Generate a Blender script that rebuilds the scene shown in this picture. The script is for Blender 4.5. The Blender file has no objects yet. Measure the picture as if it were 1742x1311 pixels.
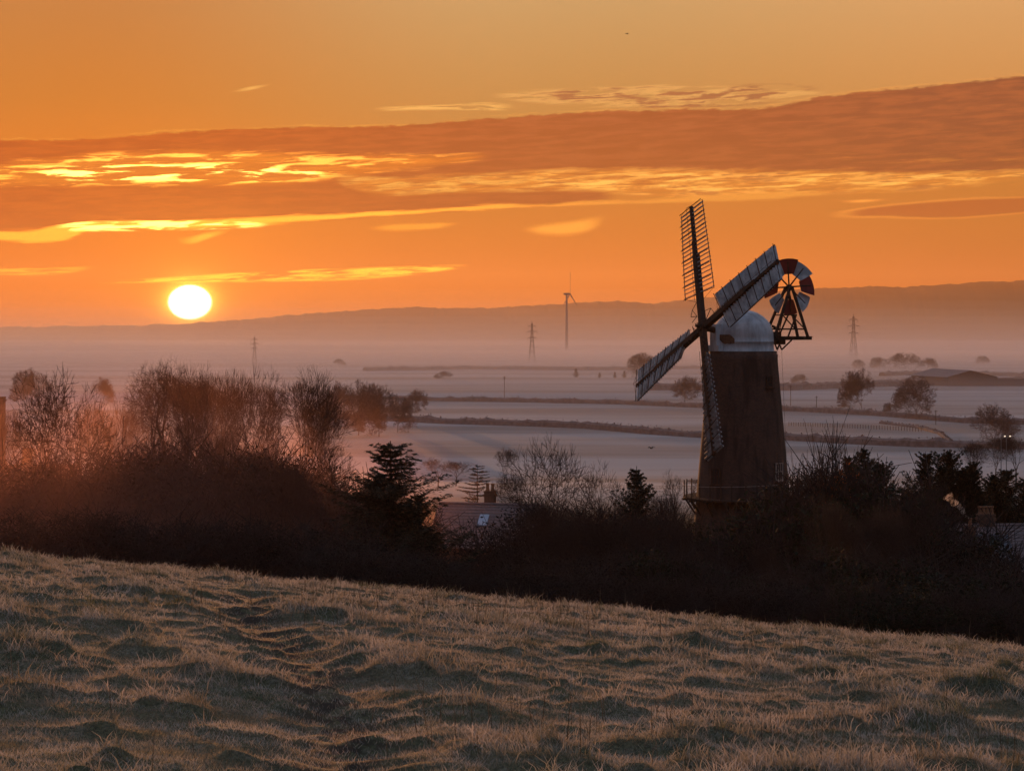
import bpy, math, random
import numpy as np
from mathutils import Vector, Matrix
C = bpy.context.scene
COL = C.collection
R = math.radians
# ------------------------------------------------------------------ camera
F, CX, HY = 3300.0, 871.0, 560.0            # focal length, centre and eye-level row of the photograph
cam_data = bpy.data.cameras.new('camera')
cam = bpy.data.objects.new('camera', cam_data); COL.objects.link(cam)
cam.location = (0, 0, 0); cam.rotation_euler = (R(90), 0, 0)
cam_data.sensor_width = 36; cam_data.sensor_fit = 'HORIZONTAL'
cam_data.lens = 36 * F / 1742; cam_data.shift_y = -(655.5 - HY) / 1742
cam_data.clip_start = 0.2; cam_data.clip_end = 60000
C.camera = cam
# ------------------------------------------------------------------ world
SUN_PX, SUN_PY = 323.0, 514.0
def ang(px, py):
    x, z = (px - CX) / F, (HY - py) / F
    return math.degrees(math.atan(x)), math.degrees(math.atan2(z, math.hypot(1, x)))
SUN_AZ, SUN_EL = ang(SUN_PX, SUN_PY)
def lin(r, g, b, k=1.0):
    f = lambda c: (c / 255 / 12.92 if c / 255 <= .04045 else ((c / 255 + .055) / 1.055) ** 2.4) * k
    return (f(r), f(g), f(b), 1)
class NT:
    def __init__(s, nt): s.nt = nt; s.n = nt.nodes; s.l = nt.links
    def put(s, sock, v):
        if v is None: return
        if isinstance(v, bpy.types.NodeSocket): s.l.new(v, sock)
        else: sock.default_value = v
    def m(s, op, a, b=None, c=None, clamp=False):
        x = s.n.new('ShaderNodeMath'); x.operation = op; x.use_clamp = clamp
        for i, v in enumerate((a, b, c)): s.put(x.inputs[i], v)
        return x.outputs[0]
    def vec(s, x, y, z=0.0):
        c = s.n.new('ShaderNodeCombineXYZ')
        for i, v in enumerate((x, y, z)): s.put(c.inputs[i], v)
        return c.outputs[0]
    def noise(s, v, scale, detail=4, rough=.55, dist=0.0):
        x = s.n.new('ShaderNodeTexNoise'); s.put(x.inputs['Vector'], v)
        x.inputs['Scale'].default_value = scale; x.inputs['Detail'].default_value = detail
        x.inputs['Roughness'].default_value = rough; x.inputs['Distortion'].default_value = dist
        return x.outputs[0]
    def mix(s, f, a, b, bt='MIX'):
        x = s.n.new('ShaderNodeMix'); x.data_type = 'RGBA'; x.blend_type = bt
        s.put(x.inputs[0], f); s.put(x.inputs[6], a); s.put(x.inputs[7], b)
        return x.outputs[2]
    def ss(s, v, lo, hi):
        x = s.n.new('ShaderNodeMapRange'); x.interpolation_type = 'SMOOTHSTEP'
        s.put(x.inputs[0], v); s.put(x.inputs[1], lo); s.put(x.inputs[2], hi)
        return x.outputs[0]
    def ramp(s, f, stops, interp='LINEAR'):
        x = s.n.new('ShaderNodeValToRGB'); x.color_ramp.interpolation = interp
        e = x.color_ramp.elements
        while len(e) < len(stops): e.new(0.5)
        for el, (p, c) in zip(e, stops): el.position = p; el.color = c
        s.put(x.inputs[0], f); return x.outputs[0]
    def curve(s, f, pts):
        x = s.n.new('ShaderNodeFloatCurve'); cu = x.mapping.curves[0]
        pts = sorted(pts)
        if len(pts) == 1: pts = [pts[0], (pts[0][0] + .01, pts[0][1])]
        cu.points[0].location = pts[0]; cu.points[1].location = pts[-1]
        for p in pts[1:-1]: cu.points.new(*p)
        x.mapping.extend = 'HORIZONTAL'; x.mapping.update()
        s.put(x.inputs['Value'], f); return x.outputs[0]

world = bpy.data.worlds.new('World'); C.world = world; world.use_nodes = True
world.node_tree.nodes.clear()
w = NT(world.node_tree)
tc = w.n.new('ShaderNodeTexCoord').outputs['Generated']
sx = w.n.new('ShaderNodeSeparateXYZ'); w.put(sx.inputs[0], tc)
DX, DY, DZ = sx.outputs
U = w.m('MULTIPLY', w.m('ARCTAN2', DX, DY), 57.29578)          # azimuth in degrees
V = w.m('MULTIPLY', w.m('ARCSINE', DZ), 57.29578)              # elevation in degrees
UN = w.m('DIVIDE', w.m('ADD', U, 20.0), 40.0)
VT = w.m('SUBTRACT', V, w.m('MULTIPLY', U, .045))              # streaks climb gently to the right
cn1 = w.noise(w.vec(w.m('MULTIPLY', U, .35), w.m('MULTIPLY', VT, 3.2)), 1.0, 6, .62)
cn2 = w.noise(w.vec(w.m('MULTIPLY', U, .9), w.m('MULTIPLY', VT, 5.5), 7.0), 1.0, 5, .6)
cn3 = w.noise(w.vec(w.m('MULTIPLY', U, .62), w.m('MULTIPLY', VT, 8.0), 3.0), 1.0, 7, .68, .25)
cn4 = w.noise(w.vec(w.m('MULTIPLY', U, .62), w.m('MULTIPLY', VT, 7.0), 11.0), 1.0, 6, .60, .5)
cn5 = w.m('ADD', w.m('MULTIPLY', cn2, .45), w.m('MULTIPLY', cn4, .55))
cn6 = w.m('ADD', w.m('MULTIPLY', cn5, .5), w.m('MULTIPLY', w.noise(w.vec(w.m('MULTIPLY', U, 2.6), w.m('MULTIPLY', VT, 7.0), 21.0), 1.0, 5, .65), .5))
def ribbon(pts, soft, amp, nz=cn2, nz_lo=None):
    "mask of a cloud whose edges are given as (px, top row, bottom row); soft and amp in degrees"
    tp, bt = [], []
    for px, t, b in pts:
        a, e = ang(px, t); tp.append(((a + 20) / 40, e / 12))
        a, e = ang(px, b); bt.append(((a + 20) / 40, e / 12))
    top = w.m('MULTIPLY', w.curve(UN, tp), 12.0); bot = w.m('MULTIPLY', w.curve(UN, bt), 12.0)
    n = w.m('MULTIPLY', w.m('SUBTRACT', nz, .5), amp * 2)
    n2 = w.m('MULTIPLY', w.m('SUBTRACT', nz_lo or nz, .5), amp * 2)
    a = w.ss(w.m('SUBTRACT', w.m('ADD', top, n), V), -soft * .5, soft)
    b = w.ss(w.m('SUBTRACT', V, w.m('ADD', bot, n2)), -soft * .5, soft)
    inx = w.m('MULTIPLY', w.ss(UN, tp[0][0] - .001, tp[0][0] + .02), w.ss(UN, tp[-1][0] + .001, tp[-1][0] - .02))
    if pts[0][0] <= 0: inx = w.ss(UN, tp[-1][0] + .001, tp[-1][0] - .02)
    if pts[-1][0] >= 1742: inx = w.ss(UN, tp[0][0] - .001, tp[0][0] + .02) if pts[0][0] > 0 else 1.0
    return w.m('MULTIPLY', w.m('MULTIPLY', a, b), inx)
# clear sky: one vertical gradient on the sun's side, another away from it
EN = w.m('DIVIDE', V, 12.0, clamp=True)
g_sun = w.ramp(EN, [(0, lin(232, 108, 34)), (.1, lin(240, 116, 28)), (.22, lin(245, 130, 32)), (.36, lin(236, 134, 40)),
                    (.55, lin(206, 130, 54)), (.8, lin(190, 128, 70))])
g_mid = w.ramp(EN, [(0, lin(222, 116, 62)), (.1, lin(228, 124, 58)), (.2, lin(226, 136, 60)), (.34, lin(218, 144, 68)),
                    (.52, lin(198, 150, 86)), (.8, lin(198, 161, 106))])
g_far = w.ramp(EN, [(0, lin(208, 106, 64)), (.1, lin(214, 116, 66)), (.2, lin(216, 132, 66)), (.34, lin(218, 142, 68)),
                    (.52, lin(216, 156, 92)), (.8, lin(216, 166, 108))])
base = w.mix(w.ss(U, -13.0, 0.0), g_sun, g_mid)
base = w.mix(w.ss(U, 2.0, 15.0), base, g_far)
sky = w.n.new('ShaderNodeTexSky'); sky.sky_type = 'NISHITA'; sky.sun_disc = False
sky.sun_elevation = R(max(SUN_EL, .5)); sky.sun_rotation = R(SUN_AZ); sky.air_density = 1.2; sky.dust_density = 2.0
HIGH = .7
hs = w.mix(1.0, sky.outputs[0], (HIGH, HIGH, HIGH, 1), 'MULTIPLY')
hs = w.mix(.6, hs, (.22, .29, .44, 1))
side = w.m('ABSOLUTE', w.m('SUBTRACT', U, SUN_AZ))
back = w.ss(side, 40.0, 110.0)
base = w.mix(back, base, (.085, .095, .14, 1))
base = w.mix(w.ss(V, 12.0, 34.0), base, hs)
# ---- clouds
cl_dark = w.mix(w.ss(U, -14.0, 2.0), lin(176, 70, 22), lin(152, 80, 46))
cl_dark = w.mix(w.ss(U, 2.0, 14.0), cl_dark, lin(128, 74, 56))
cl_dark = w.mix(w.m('MULTIPLY', w.ss(cn5, .42, .60), .8), cl_dark, w.mix(w.ss(U, -14.0, 4.0), lin(206, 98, 32), lin(174, 98, 62)))
cl_lit = w.mix(w.ss(U, -8.0, 3.0), (3.2, 1.30, .22, 1), lin(250, 164, 72))
cl_lit = w.mix(w.ss(U, 2.0, 12.0), cl_lit, lin(240, 152, 72))
out = base
def over(mask, col, k=1.0):
    global out
    out = w.mix(w.m('MULTIPLY', mask, k) if k != 1.0 else mask, out, col)
def breakup(mask, nz, lo, hi): return w.m('MULTIPLY', mask, w.ss(nz, lo, hi))
# upper wisps on the right
over(breakup(ribbon([(630, 184, 189), (760, 178, 187), (860, 176, 188), (880, 182, 184)], .06, .06, cn3), cn4, .40, .52), lin(250, 196, 112, 1.1), .95)
over(breakup(ribbon([(830, 160, 166), (980, 150, 182), (1200, 146, 180), (1420, 158, 164)], .08, .12, cn4), cn4, .40, .52), lin(240, 186, 112), .8)
over(breakup(ribbon([(880, 164, 168), (1000, 150, 178), (1180, 150, 186), (1300, 144, 176), (1400, 150, 162)], .08, .12, cn4, cn3), cn5, .48, .55), lin(160, 106, 74), .95)
# main dark band
band_a = [(0, 238, 300), (150, 236, 300), (300, 224, 300), (500, 216, 300), (650, 214, 310), (800, 203, 322), (1000, 191, 318),
          (1150, 186, 310), (1300, 183, 305), (1400, 164, 300), (1560, 148, 296), (1742, 128, 292)]
rimA = ribbon([(a, t - 3, b + 4) for a, t, b in band_a], .05, .22, cn6, cn4)
over(breakup(rimA, cn4, .40, .58), w.mix(w.ss(U, -8.0, 6.0), lin(255, 190, 80), lin(246, 178, 96)), .55)
over(ribbon(band_a, .05, .22, cn6, cn4), cl_dark)
# second dark band on the left
over(ribbon([(0, 300, 394), (300, 296, 386), (600, 296, 372), (800, 300, 358), (1000, 318, 346), (1060, 330, 338)], .12, .08, cn1, cn2), cl_dark)
# lit gaps between the bands
gapL = ribbon([(0, 276, 318), (150, 262, 316), (300, 256, 316), (480, 260, 314), (600, 262, 300), (840, 262, 270)], .16, .16, cn2, cn3)
over(gapL, lin(236, 134, 44), .75)
over(breakup(gapL, cn3, .44, .62), lin(255, 150, 50), .9)
over(breakup(gapL, cn4, .50, .60), cl_lit)
gapM = ribbon([(560, 292, 304), (640, 300, 330), (800, 296, 328), (1000, 286, 326), (1200, 288, 340), (1420, 290, 332), (1600, 292, 322), (1742, 290, 302)], .14, .16, cn2, cn3)
over(gapM, lin(216, 134, 62), .55)
over(breakup(gapM, cn3, .36, .56), lin(250, 160, 70), .9)
over(breakup(gapM, cn4, .46, .58), w.mix(w.ss(U, -4.0, 6.0), lin(255, 200, 110, 1.25), lin(255, 182, 96, 1.4)), .9)
over(breakup(gapM, cn5, .52, .60), cl_dark, .8)
over(breakup(ribbon([(1340, 262, 276), (1742, 262, 286)], .12, .12, cn3), cn3, .5, .62), cl_lit, .4)
over(breakup(ribbon([(50, 286, 312), (300, 280, 311), (480, 284, 308), (560, 292, 302)], .12, .14, cn4), cn4, .50, .60), (6.0, 4.0, 1.1, 1))
over(breakup(ribbon([(900, 292, 322), (1200, 294, 330), (1500, 296, 322), (1742, 292, 304)], .14, .14, cn3), cn3, .50, .62), lin(255, 196, 108, 1.9), .85)
# lit lower edge of the second band
edge = ribbon([(-60, 388, 400), (30, 394, 412), (100, 382, 411), (160, 376, 392), (300, 374, 390), (430, 369, 384), (600, 362, 371),
               (800, 350, 358), (1000, 343, 349), (1250, 330, 342), (1420, 326, 330)], .07, .12, cn4, cn3)
over(edge, w.mix(w.ss(U, -6.0, 4.0), (3.0, 1.15, .14, 1), lin(255, 176, 84, 1.15)), .95)
over(breakup(ribbon([(90, 379, 394), (300, 376, 392), (460, 378, 386)], .06, .10, cn4), cn4, .42, .54), (6.5, 4.8, 1.6, 1))
over(ribbon([(296, 402, 406), (318, 403, 416), (350, 396, 408), (395, 388, 393)], .08, .01), (2.6, 1.05, .16, 1), .9)
# thin streaks nearer the horizon
over(breakup(ribbon([(150, 480, 482), (300, 471, 481), (450, 461, 480), (640, 455, 474), (800, 449, 454)], .06, .05, cn3), cn3, .42, .56), (4.5, 1.9, .25, 1))
over(breakup(ribbon([(0, 455, 470), (90, 454, 468), (165, 453, 456)], .07, .05, cn3), cn3, .42, .58), (3.0, 1.2, .15, 1), .9)
over(ribbon([(620, 386, 390), (700, 380, 392), (790, 378, 381)], .08, .06, cn4), lin(255, 176, 70, 1.6), .8)
over(ribbon([(880, 388, 392), (930, 381, 400), (985, 374, 398), (1035, 364, 372)], .14, .04, cn4), lin(255, 176, 82, 1.8), .85)
over(ribbon([(782, 402, 404), (795, 403, 412), (808, 403, 406)], .06, .01), lin(255, 170, 80, 1.7), .8)
# small dark lens on the right with a lit rim
lens = [(1400, 364, 369), (1500, 349, 370), (1600, 340, 372), (1742, 335, 362)]
over(ribbon([(a, t - 1, b + 1.5) for a, t, b in lens], .05, .05, cn4), lin(255, 168, 84, 1.35), .6)
over(ribbon([(1425, 364, 368), (1500, 351, 368), (1600, 342, 371), (1742, 336, 361)], .05, .05, cn4), lin(184, 98, 56), .95)
over(ribbon([(1424, 340, 345), (1470, 339, 345), (1515, 337, 339)], .05, .02, cn3), lin(255, 168, 84, 1.7), .9)
# contrail and specks
over(ribbon([(388, 157, 159), (420, 148.5, 155), (445, 144.5, 149.5), (466, 142, 143)], .035, 0.0), lin(255, 200, 110), .9)
# the haze in front adds its own light, so the sky behind it is deeper towards the horizon
deep = w.ramp(EN, [(0, (.56, .50, .22, 1)), (.1, (.54, .50, .22, 1)), (.2, (.60, .56, .30, 1)), (.35, (.68, .65, .44, 1)), (.5, (.82, .78, .66, 1)), (.8, (.95, .95, .95, 1)), (1, (1, 1, 1, 1))])
out = w.mix(w.ss(V, 16.0, 12.0), out, w.mix(1.0, out, deep, 'MULTIPLY'))
# the sun and its glow
du = w.m('SUBTRACT', U, SUN_AZ); dv = w.m('SUBTRACT', V, SUN_EL)
d2 = w.m('SQRT', w.m('ADD', w.m('POWER', w.m('DIVIDE', du, .625), 2.0), w.m('POWER', w.m('DIVIDE', dv, .50), 2.0)))
glow = w.m('EXPONENT', w.m('MULTIPLY', d2, -.26))
out = w.mix(glow, out, (.62, .20, .006, 1), 'ADD')
out = w.mix(w.m('EXPONENT', w.m('MULTIPLY', d2, -.9)), out, (.8, .34, .02, 1), 'ADD')
glow2 = w.m('EXPONENT', w.m('MULTIPLY', w.m('MAXIMUM', w.m('SUBTRACT', d2, .90), 0.0), -3.0))
out = w.mix(glow2, out, (3.0, 1.7, .22, 1), 'ADD')
out = w.mix(w.ss(d2, 1.08, .80), out, (9, 8, 6, 1))
out = w.mix(w.ss(V, .0, -2.0), out, (.09, .055, .045, 1))
bg = w.n.new('ShaderNodeBackground'); w.put(bg.inputs[0], out); bg.inputs[1].default_value = 1.0
wo = w.n.new('ShaderNodeOutputWorld'); w.l.new(bg.outputs[0], wo.inputs[0])
# ------------------------------------------------------------------ sun
sun_data = bpy.data.lights.new('sun', 'SUN'); sun_data.energy = 4.4; sun_data.angle = R(.9); sun_data.color = (1, .42, .15)
sun = bpy.data.objects.new('sun', sun_data); COL.objects.link(sun)
sa, se = R(SUN_AZ), R(2.0)
sd = Vector((math.sin(sa) * math.cos(se), math.cos(sa) * math.cos(se), math.sin(se)))
sun.rotation_euler = sd.to_track_quat('Z', 'Y').to_euler()
# ------------------------------------------------------------------ render settings
C.view_settings.view_transform = 'Standard'; C.view_settings.look = 'None'
C.view_settings.exposure = 0; C.view_settings.gamma = 1; C.view_settings.use_curve_mapping = False
C.cycles.volume_bounces = 1; C.cycles.max_bounces = 6; C.cycles.diffuse_bounces = 2; C.cycles.transparent_max_bounces = 16
C.cycles.use_denoising = True

# ------------------------------------------------------------------ helpers
def at(px, py, Y): return Vector(((px - CX) / F * Y, Y, (HY - py) / F * Y))
PLAIN = -36.0
def on_plain(px, py):
    Y = -PLAIN * F / (py - HY); return at(px, py, Y)
def material(name, col, rough=.8, var=.0, scale=3.0, col2=None, bump=0.0, spec=.2, trans=0.0, metal=0.0, stretch=(1, 1, 1)):
    m = bpy.data.materials.new(name); m.use_nodes = True; t = NT(m.node_tree)
    b = t.n['Principled BSDF']; b.inputs['Roughness'].default_value = rough
    b.inputs['Specular IOR Level'].default_value = spec; b.inputs['Metallic'].default_value = metal
    co = t.n.new('ShaderNodeTexCoord').outputs['Object']
    mp = t.n.new('ShaderNodeMapping'); t.put(mp.inputs[0], co); mp.inputs['Scale'].default_value = stretch
    n = t.noise(mp.outputs[0], scale, 5, .6)
    c2 = col2 or tuple(c * (1 - var) for c in col[:3]) + (1,)
    t.put(b.inputs['Base Color'], t.mix(t.ss(n, .35, .65), tuple(col[:3]) + (1,), tuple(c2[:3]) + (1,)))
    if bump:
        bn = t.n.new('ShaderNodeBump'); bn.inputs['Strength'].default_value = bump; bn.inputs['Distance'].default_value = .03
        t.put(bn.inputs['Height'], n); t.l.new(bn.outputs[0], b.inputs['Normal'])
    if trans:
        tr = t.n.new('ShaderNodeBsdfTranslucent'); tr.inputs[0].default_value = tuple(col[:3]) + (1,)
        mx = t.n.new('ShaderNodeMixShader'); mx.inputs[0].default_value = trans
        t.l.new(b.outputs[0], mx.inputs[1]); t.l.new(tr.outputs[0], mx.inputs[2])
        t.l.new(mx.outputs[0], t.n['Material Output'].inputs[0])
    return m
def volume_mat(name, dens, g, col=(1, 1, 1)):
    m = bpy.data.materials.new(name); m.use_nodes = True; nt = m.node_tree; nt.nodes.clear()
    v = nt.nodes.new('ShaderNodeVolumePrincipled'); v.inputs['Density'].default_value = dens
    v.inputs['Anisotropy'].default_value = g; v.inputs['Color'].default_value = tuple(col) + (1,)
    o = nt.nodes.new('ShaderNodeOutputMaterial'); nt.links.new(v.outputs[0], o.inputs['Volume'])
    return m
def link_mesh(name, verts, faces, mat, parent=None, smooth=False):
    me = bpy.data.meshes.new(name)
    verts = np.asarray(verts, np.float32).reshape(-1, 3)
    if isinstance(faces, np.ndarray):
        k = faces.shape[1]; me.vertices.add(len(verts)); me.vertices.foreach_set('co', verts.ravel())
        me.loops.add(faces.size); me.loops.foreach_set('vertex_index', faces.astype(np.int32).ravel())
        me.polygons.add(len(faces)); me.polygons.foreach_set('loop_start', np.arange(0, faces.size, k, dtype=np.int32))
        me.update(calc_edges=True)
    else:
        me.from_pydata(verts.tolist(), [], faces)
    if smooth: me.polygons.foreach_set('use_smooth', [True] * len(me.polygons))
    mats = mat if isinstance(mat, (list, tuple)) else [mat]
    for x in mats: me.materials.append(x)
    o = bpy.data.objects.new(name, me); COL.objects.link(o)
    if parent: o.parent = parent
    return o
def tag(o, label=None, cat=None, group=None, kind=None):
    if label: o['label'] = label
    if cat: o['category'] = cat
    if group: o['group'] = group
    if kind: o['kind'] = kind
    return o
def empty(name, loc, label, cat, group=None, rz=0):
    o = bpy.data.objects.new(name, None); COL.objects.link(o); o.location = loc; o.rotation_euler = (0, 0, rz)
    o.empty_display_size = .5
    return tag(o, label, cat, group)
class MB:
    "collects boxes, bars, lathes and plates into one mesh"
    def __init__(s): s.v = []; s.f = []
    def add(s, vs, fs):
        k = len(s.v); s.v += [tuple(x) for x in vs]; s.f += [tuple(i + k for i in q) for q in fs]
    def box(s, c, size, rot=None):
        hx, hy, hz = (q / 2 for q in size); M = rot or Matrix.Identity(3)
        vs = [Vector(c) + M @ Vector((a * hx, b * hy, d * hz)) for a in (-1, 1) for b in (-1, 1) for d in (-1, 1)]
        s.add(vs, [(0, 1, 3, 2), (4, 6, 7, 5), (0, 4, 5, 1), (2, 3, 7, 6), (0, 2, 6, 4), (1, 5, 7, 3)])
    def bar(s, p, q, r0, r1=None, n=4):
        p, q = Vector(p), Vector(q); r1 = r0 if r1 is None else r1
        d = (q - p).normalized(); a = d.orthogonal().normalized(); b = d.cross(a)
        vs = []
        for c, r in ((p, r0), (q, r1)):
            for i in range(n):
                t = 2 * math.pi * (i + .5) / n; vs.append(c + (a * math.cos(t) + b * math.sin(t)) * r)
        s.add(vs, [(i, (i + 1) % n, n + (i + 1) % n, n + i) for i in range(n)] + [tuple(range(n))[::-1], tuple(range(n, 2 * n))])
    def beam(s, p, q, wx, wy, side):
        "rectangular beam, width wx along side"
        p, q = Vector(p), Vector(q); d = (q - p).normalized(); a = (Vector(side) - d * d.dot(Vector(side))).normalized(); b = d.cross(a)
        vs = [c + a * (i * wx / 2) + b * (j * wy / 2) for c in (p, q) for i, j in ((-1, -1), (1, -1), (1, 1), (-1, 1))]
        s.add(vs, [(0, 1, 5, 4), (1, 2, 6, 5), (2, 3, 7, 6), (3, 0, 4, 7), (3, 2, 1, 0), (4, 5, 6, 7)])
    def lathe(s, prof, n=48, c=(0, 0), cap=True):
        vs = []
        for r, z in prof:
            for i in range(n): t = 2 * math.pi * i / n; vs.append((c[0] + r * math.cos(t), c[1] + r * math.sin(t), z))
        fs = [(j * n + i, j * n + (i + 1) % n, (j + 1) * n + (i + 1) % n, (j + 1) * n + i) for j in range(len(prof) - 1) for i in range(n)]
        if cap: fs += [tuple(range(n))[::-1], tuple(range((len(prof) - 1) * n, len(prof) * n))]
        s.add(vs, fs)
    def build(s, name, mat, parent=None, smooth=False): return link_mesh(name, s.v, s.f, mat, parent, smooth)
def tubes(segs):
    "segs (n,8): p0 p1 r0 r1 -> three-sided tubes"
    s = np.asarray(segs, np.float64); p0, p1 = s[:, :3], s[:, 3:6]; r0, r1 = s[:, 6:7], s[:, 7:8]
    d = p1 - p0; L = np.linalg.norm(d, axis=1, keepdims=True); L[L < 1e-9] = 1; d /= L
    ref = np.where(np.abs(d[:, 2:3]) < .8, np.array([[0, 0, 1.]]), np.array([[1., 0, 0]]))
    a = np.cross(d, ref); a /= np.linalg.norm(a, axis=1, keepdims=True); b = np.cross(d, a)
    rings = []
    for c, r in ((p0, r0), (p1 + d * r1 * .3, r1)):
        for i in range(3):
            t = 2 * math.pi * i / 3; rings.append(c + (a * math.cos(t) + b * math.sin(t)) * r)
    v = np.stack(rings, 1).reshape(-1, 3); k = np.arange(len(s))[:, None] * 6
    f = np.concatenate([k + np.array([[0, 1, 4, 3]]), k + np.array([[1, 2, 5, 4]]), k + np.array([[2, 0, 3, 5]])])
    return v, f
# ---- value noise
def vnoise(x, y, seed=0):
    xi, yi = np.floor(x).astype(np.int64), np.floor(y).astype(np.int64); fx, fy = x - xi, y - yi
    fx, fy = fx * fx * (3 - 2 * fx), fy * fy * (3 - 2 * fy)
    def h(i, j):
        n = (i * 374761393 + j * 668265263 + seed * 974634777) & 0xffffffff
        n = ((n ^ (n >> 13)) * 1274126177) & 0xffffffff; n = n ^ (n >> 16)
        return (n & 0xffffff) / 0xffffff
    return (h(xi, yi) * (1 - fx) + h(xi + 1, yi) * fx) * (1 - fy) + (h(xi, yi + 1) * (1 - fx) + h(xi + 1, yi + 1) * fx) * fy
def fbm(x, y, o=3, seed=0):
    t = 0; a = .5; s = 0
    for i in range(o): t = t + a * vnoise(x * 2 ** i, y * 2 ** i, seed + i); s += a; a *= .5
    return t / s
def sstep(x, a, b):
    t = np.clip((x - a) / (b - a), 0, 1); return t * t * (3 - 2 * t)
# ------------------------------------------------------------------ terrain
KS, KQ, KC = .065, .00095, .094
def hill(x, y):
    yy = np.maximum(y, 0)
    z = -1.6 - KS * y - KQ * yy * yy
    return z - KC * 60 * np.tanh(x / 60) * sstep(y, -5, 20)
def ground_smooth(x, y):
    x = np.asarray(x, float); y = np.asarray(y, float)
    zh = hill(x, y)
    vil = -17.6 - (y - 140) * .012 - .035 * 60 * np.tanh(x / 60)
    zv = np.where(y < 230, vil, 0)
    t = sstep(y, 190, 520)
    vil2 = np.maximum(-17.6 - (y - 140) * .012, -25) - .035 * 60 * np.tanh(x / 60)
    far = vil2 * (1 - t) + (PLAIN + .6 * (fbm(x / 260, y / 260, 2, 5) - .5)) * t
    k = sstep(y, 84, 128)
    return zh * (1 - k) + far * k
def ray_ground(px, py):
    x, z = (px - CX) / F, (HY - py) / F; Y = 5.0
    while Y < 60 and z * Y > float(ground_smooth(x * Y, Y)): Y += .1
    return x * Y, Y
# mounds seen in the photograph: px, py, height m, half-width px
MOUNDS = [(240, 1108, .20, 45), (30, 962, .28, 45), (232, 972, .25, 40), (530, 1092, .38, 34), (590, 1128, .22, 36), (690, 1158, .30, 42),
          (900, 1112, .24, 52), (800, 1098, .18, 34), (1110, 1140, .28, 42), (1258, 1066, .32, 34), (1308, 1092, .26, 34),
          (1618, 1102, .26, 28), (1622, 1124, .24, 32), (1690, 1158, .42, 30), (1640, 1194, .34, 80), (1540, 1246, .34, 110),
          (770, 1204, .24, 70), (860, 1222, .22, 60), (1180, 1270, .26, 90), (1200, 1290, .18, 60), (10, 1136, .30, 40),
          (140, 1050, .18, 60), (400, 1200, .16, 60), (1010, 1180, .16, 50), (660, 1262, .36, 70), (560, 1180, .2, 30),
          (1370, 1118, .22, 36), (1450, 1130, .2, 40), (1090, 1200, .16, 60), (330, 1218, .15, 40), (620, 1040, .12, 60),
          (70, 1010, .2, 60), (940, 1050, .14, 50), (1320, 1180, .2, 36), (380, 1068, .16, 50), (1700, 1060 + 60, .2, 30)]
MO = []
for px, py, h, hw in MOUNDS:
    gx, gy = ray_ground(px, py); wm = hw / F * gy * 1.25; MO.append((gx, gy, h * min(1, max(.3, wm * 1.6)), wm))
PATH = [ray_ground(*p) for p in ((425, 1008), (415, 1030), (432, 1060), (455, 1085), (500, 1112), (530, 1140), (556, 1170), (575, 1205), (590, 1240), (590, 1275), (560, 1308))]
PATH.append((PATH[-1][0] - .4, PATH[-1][1] - 2)); PATH.append((PATH[-1][0] - 1.0, 2.0))
def path_dist(x, y):
    d = np.full(np.shape(x), 1e9)
    for (x0, y0), (x1, y1) in zip(PATH[:-1], PATH[1:]):
        ex, ey = x1 - x0, y1 - y0; t = np.clip(((x - x0) * ex + (y - y0) * ey) / (ex * ex + ey * ey), 0, 1)
        d = np.minimum(d, np.hypot(x - x0 - t * ex, y - y0 - t * ey))
    return d
def relief(x, y):
    m = sstep(y, 95, 70) * sstep(y, 2, 6)
    n = fbm(x / 1.9 + 3, y / 1.7, 3, 11); n2 = fbm(x / .75, y / .62, 3, 31); n3 = fbm(x / .34, y / .26, 2, 61); n4 = fbm(x / 1.3, y / .9, 3, 71)
    z = .08 * np.clip(n - .50, 0, 1) + .04 * sstep(n, .62, .74) + .045 * sstep(n4, .56, .70) * (.4 + n3)
    z = z + .045 * sstep(n2, .58, .68) + .038 * sstep(n3, .54, .70)
    z = z + .06 * (fbm(x / 6, y / 5, 2, 41) - .5) + .02 * (vnoise(x / .13, y / .11, 51) - .5)
    for gx, gy, h, hw in MO:
        q = ((x - gx) / hw) ** 2 + ((y - gy) / (hw * .62)) ** 2
        z = z + h * .42 * np.exp(-q * q * .9 - q * .4) * (.35 + .8 * n + .55 * n3)
    pd = path_dist(x, y + 0 * x)
    z = z - (.085 + .03 * n3) * np.exp(-(pd / .42) ** 2) * sstep(y, 48, 34)
    return z * m
def ground(x, y): return ground_smooth(x, y) + relief(np.asarray(x, float), np.asarray(y, float))
def gz(x, y): return float(ground_smooth(x, y))

ys = [-40, -20, -8, 0, 4]; y = 7.0
while y < 64: ys.append(y); y += .07 + y * .0012
while y < 150: ys.append(y); y += .8
while y < 14500: ys.append(y); y *= 1.03
ys = np.array(ys); NX = 420
s = np.linspace(-1, 1, NX); core = s * .55
warp = np.sign(s) * (np.abs(s) * .36 + np.clip(np.abs(s) - .86, 0, 1) ** 2 * 60)
X = warp[None, :] * (np.maximum(ys, 12)[:, None] + 3) + np.where(np.abs(s) > .97, np.sign(s) * 60, 0)[None, :]
Yg = np.repeat(ys[:, None], NX, 1)
Z = ground(X, Yg)
V_ = np.stack([X, Yg, Z], -1).reshape(-1, 3)
i = np.arange(len(ys) - 1)[:, None] * NX + np.arange(NX - 1)[None, :]
Fc = np.stack([i, i + 1, i + NX + 1, i + NX], -1).reshape(-1, 4)
MUD = np.exp(-(path_dist(X, Yg) / .34) ** 2) * (Yg < 60)
mg = bpy.data.materials.new('meadow_and_fields'); mg.use_nodes = True; t = NT(mg.node_tree)
b = t.n['Principled BSDF']; b.inputs['Roughness'].default_value = .9; b.inputs['Specular IOR Level'].default_value = .1
geo = t.n.new('ShaderNodeNewGeometry').outputs['Position']
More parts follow.
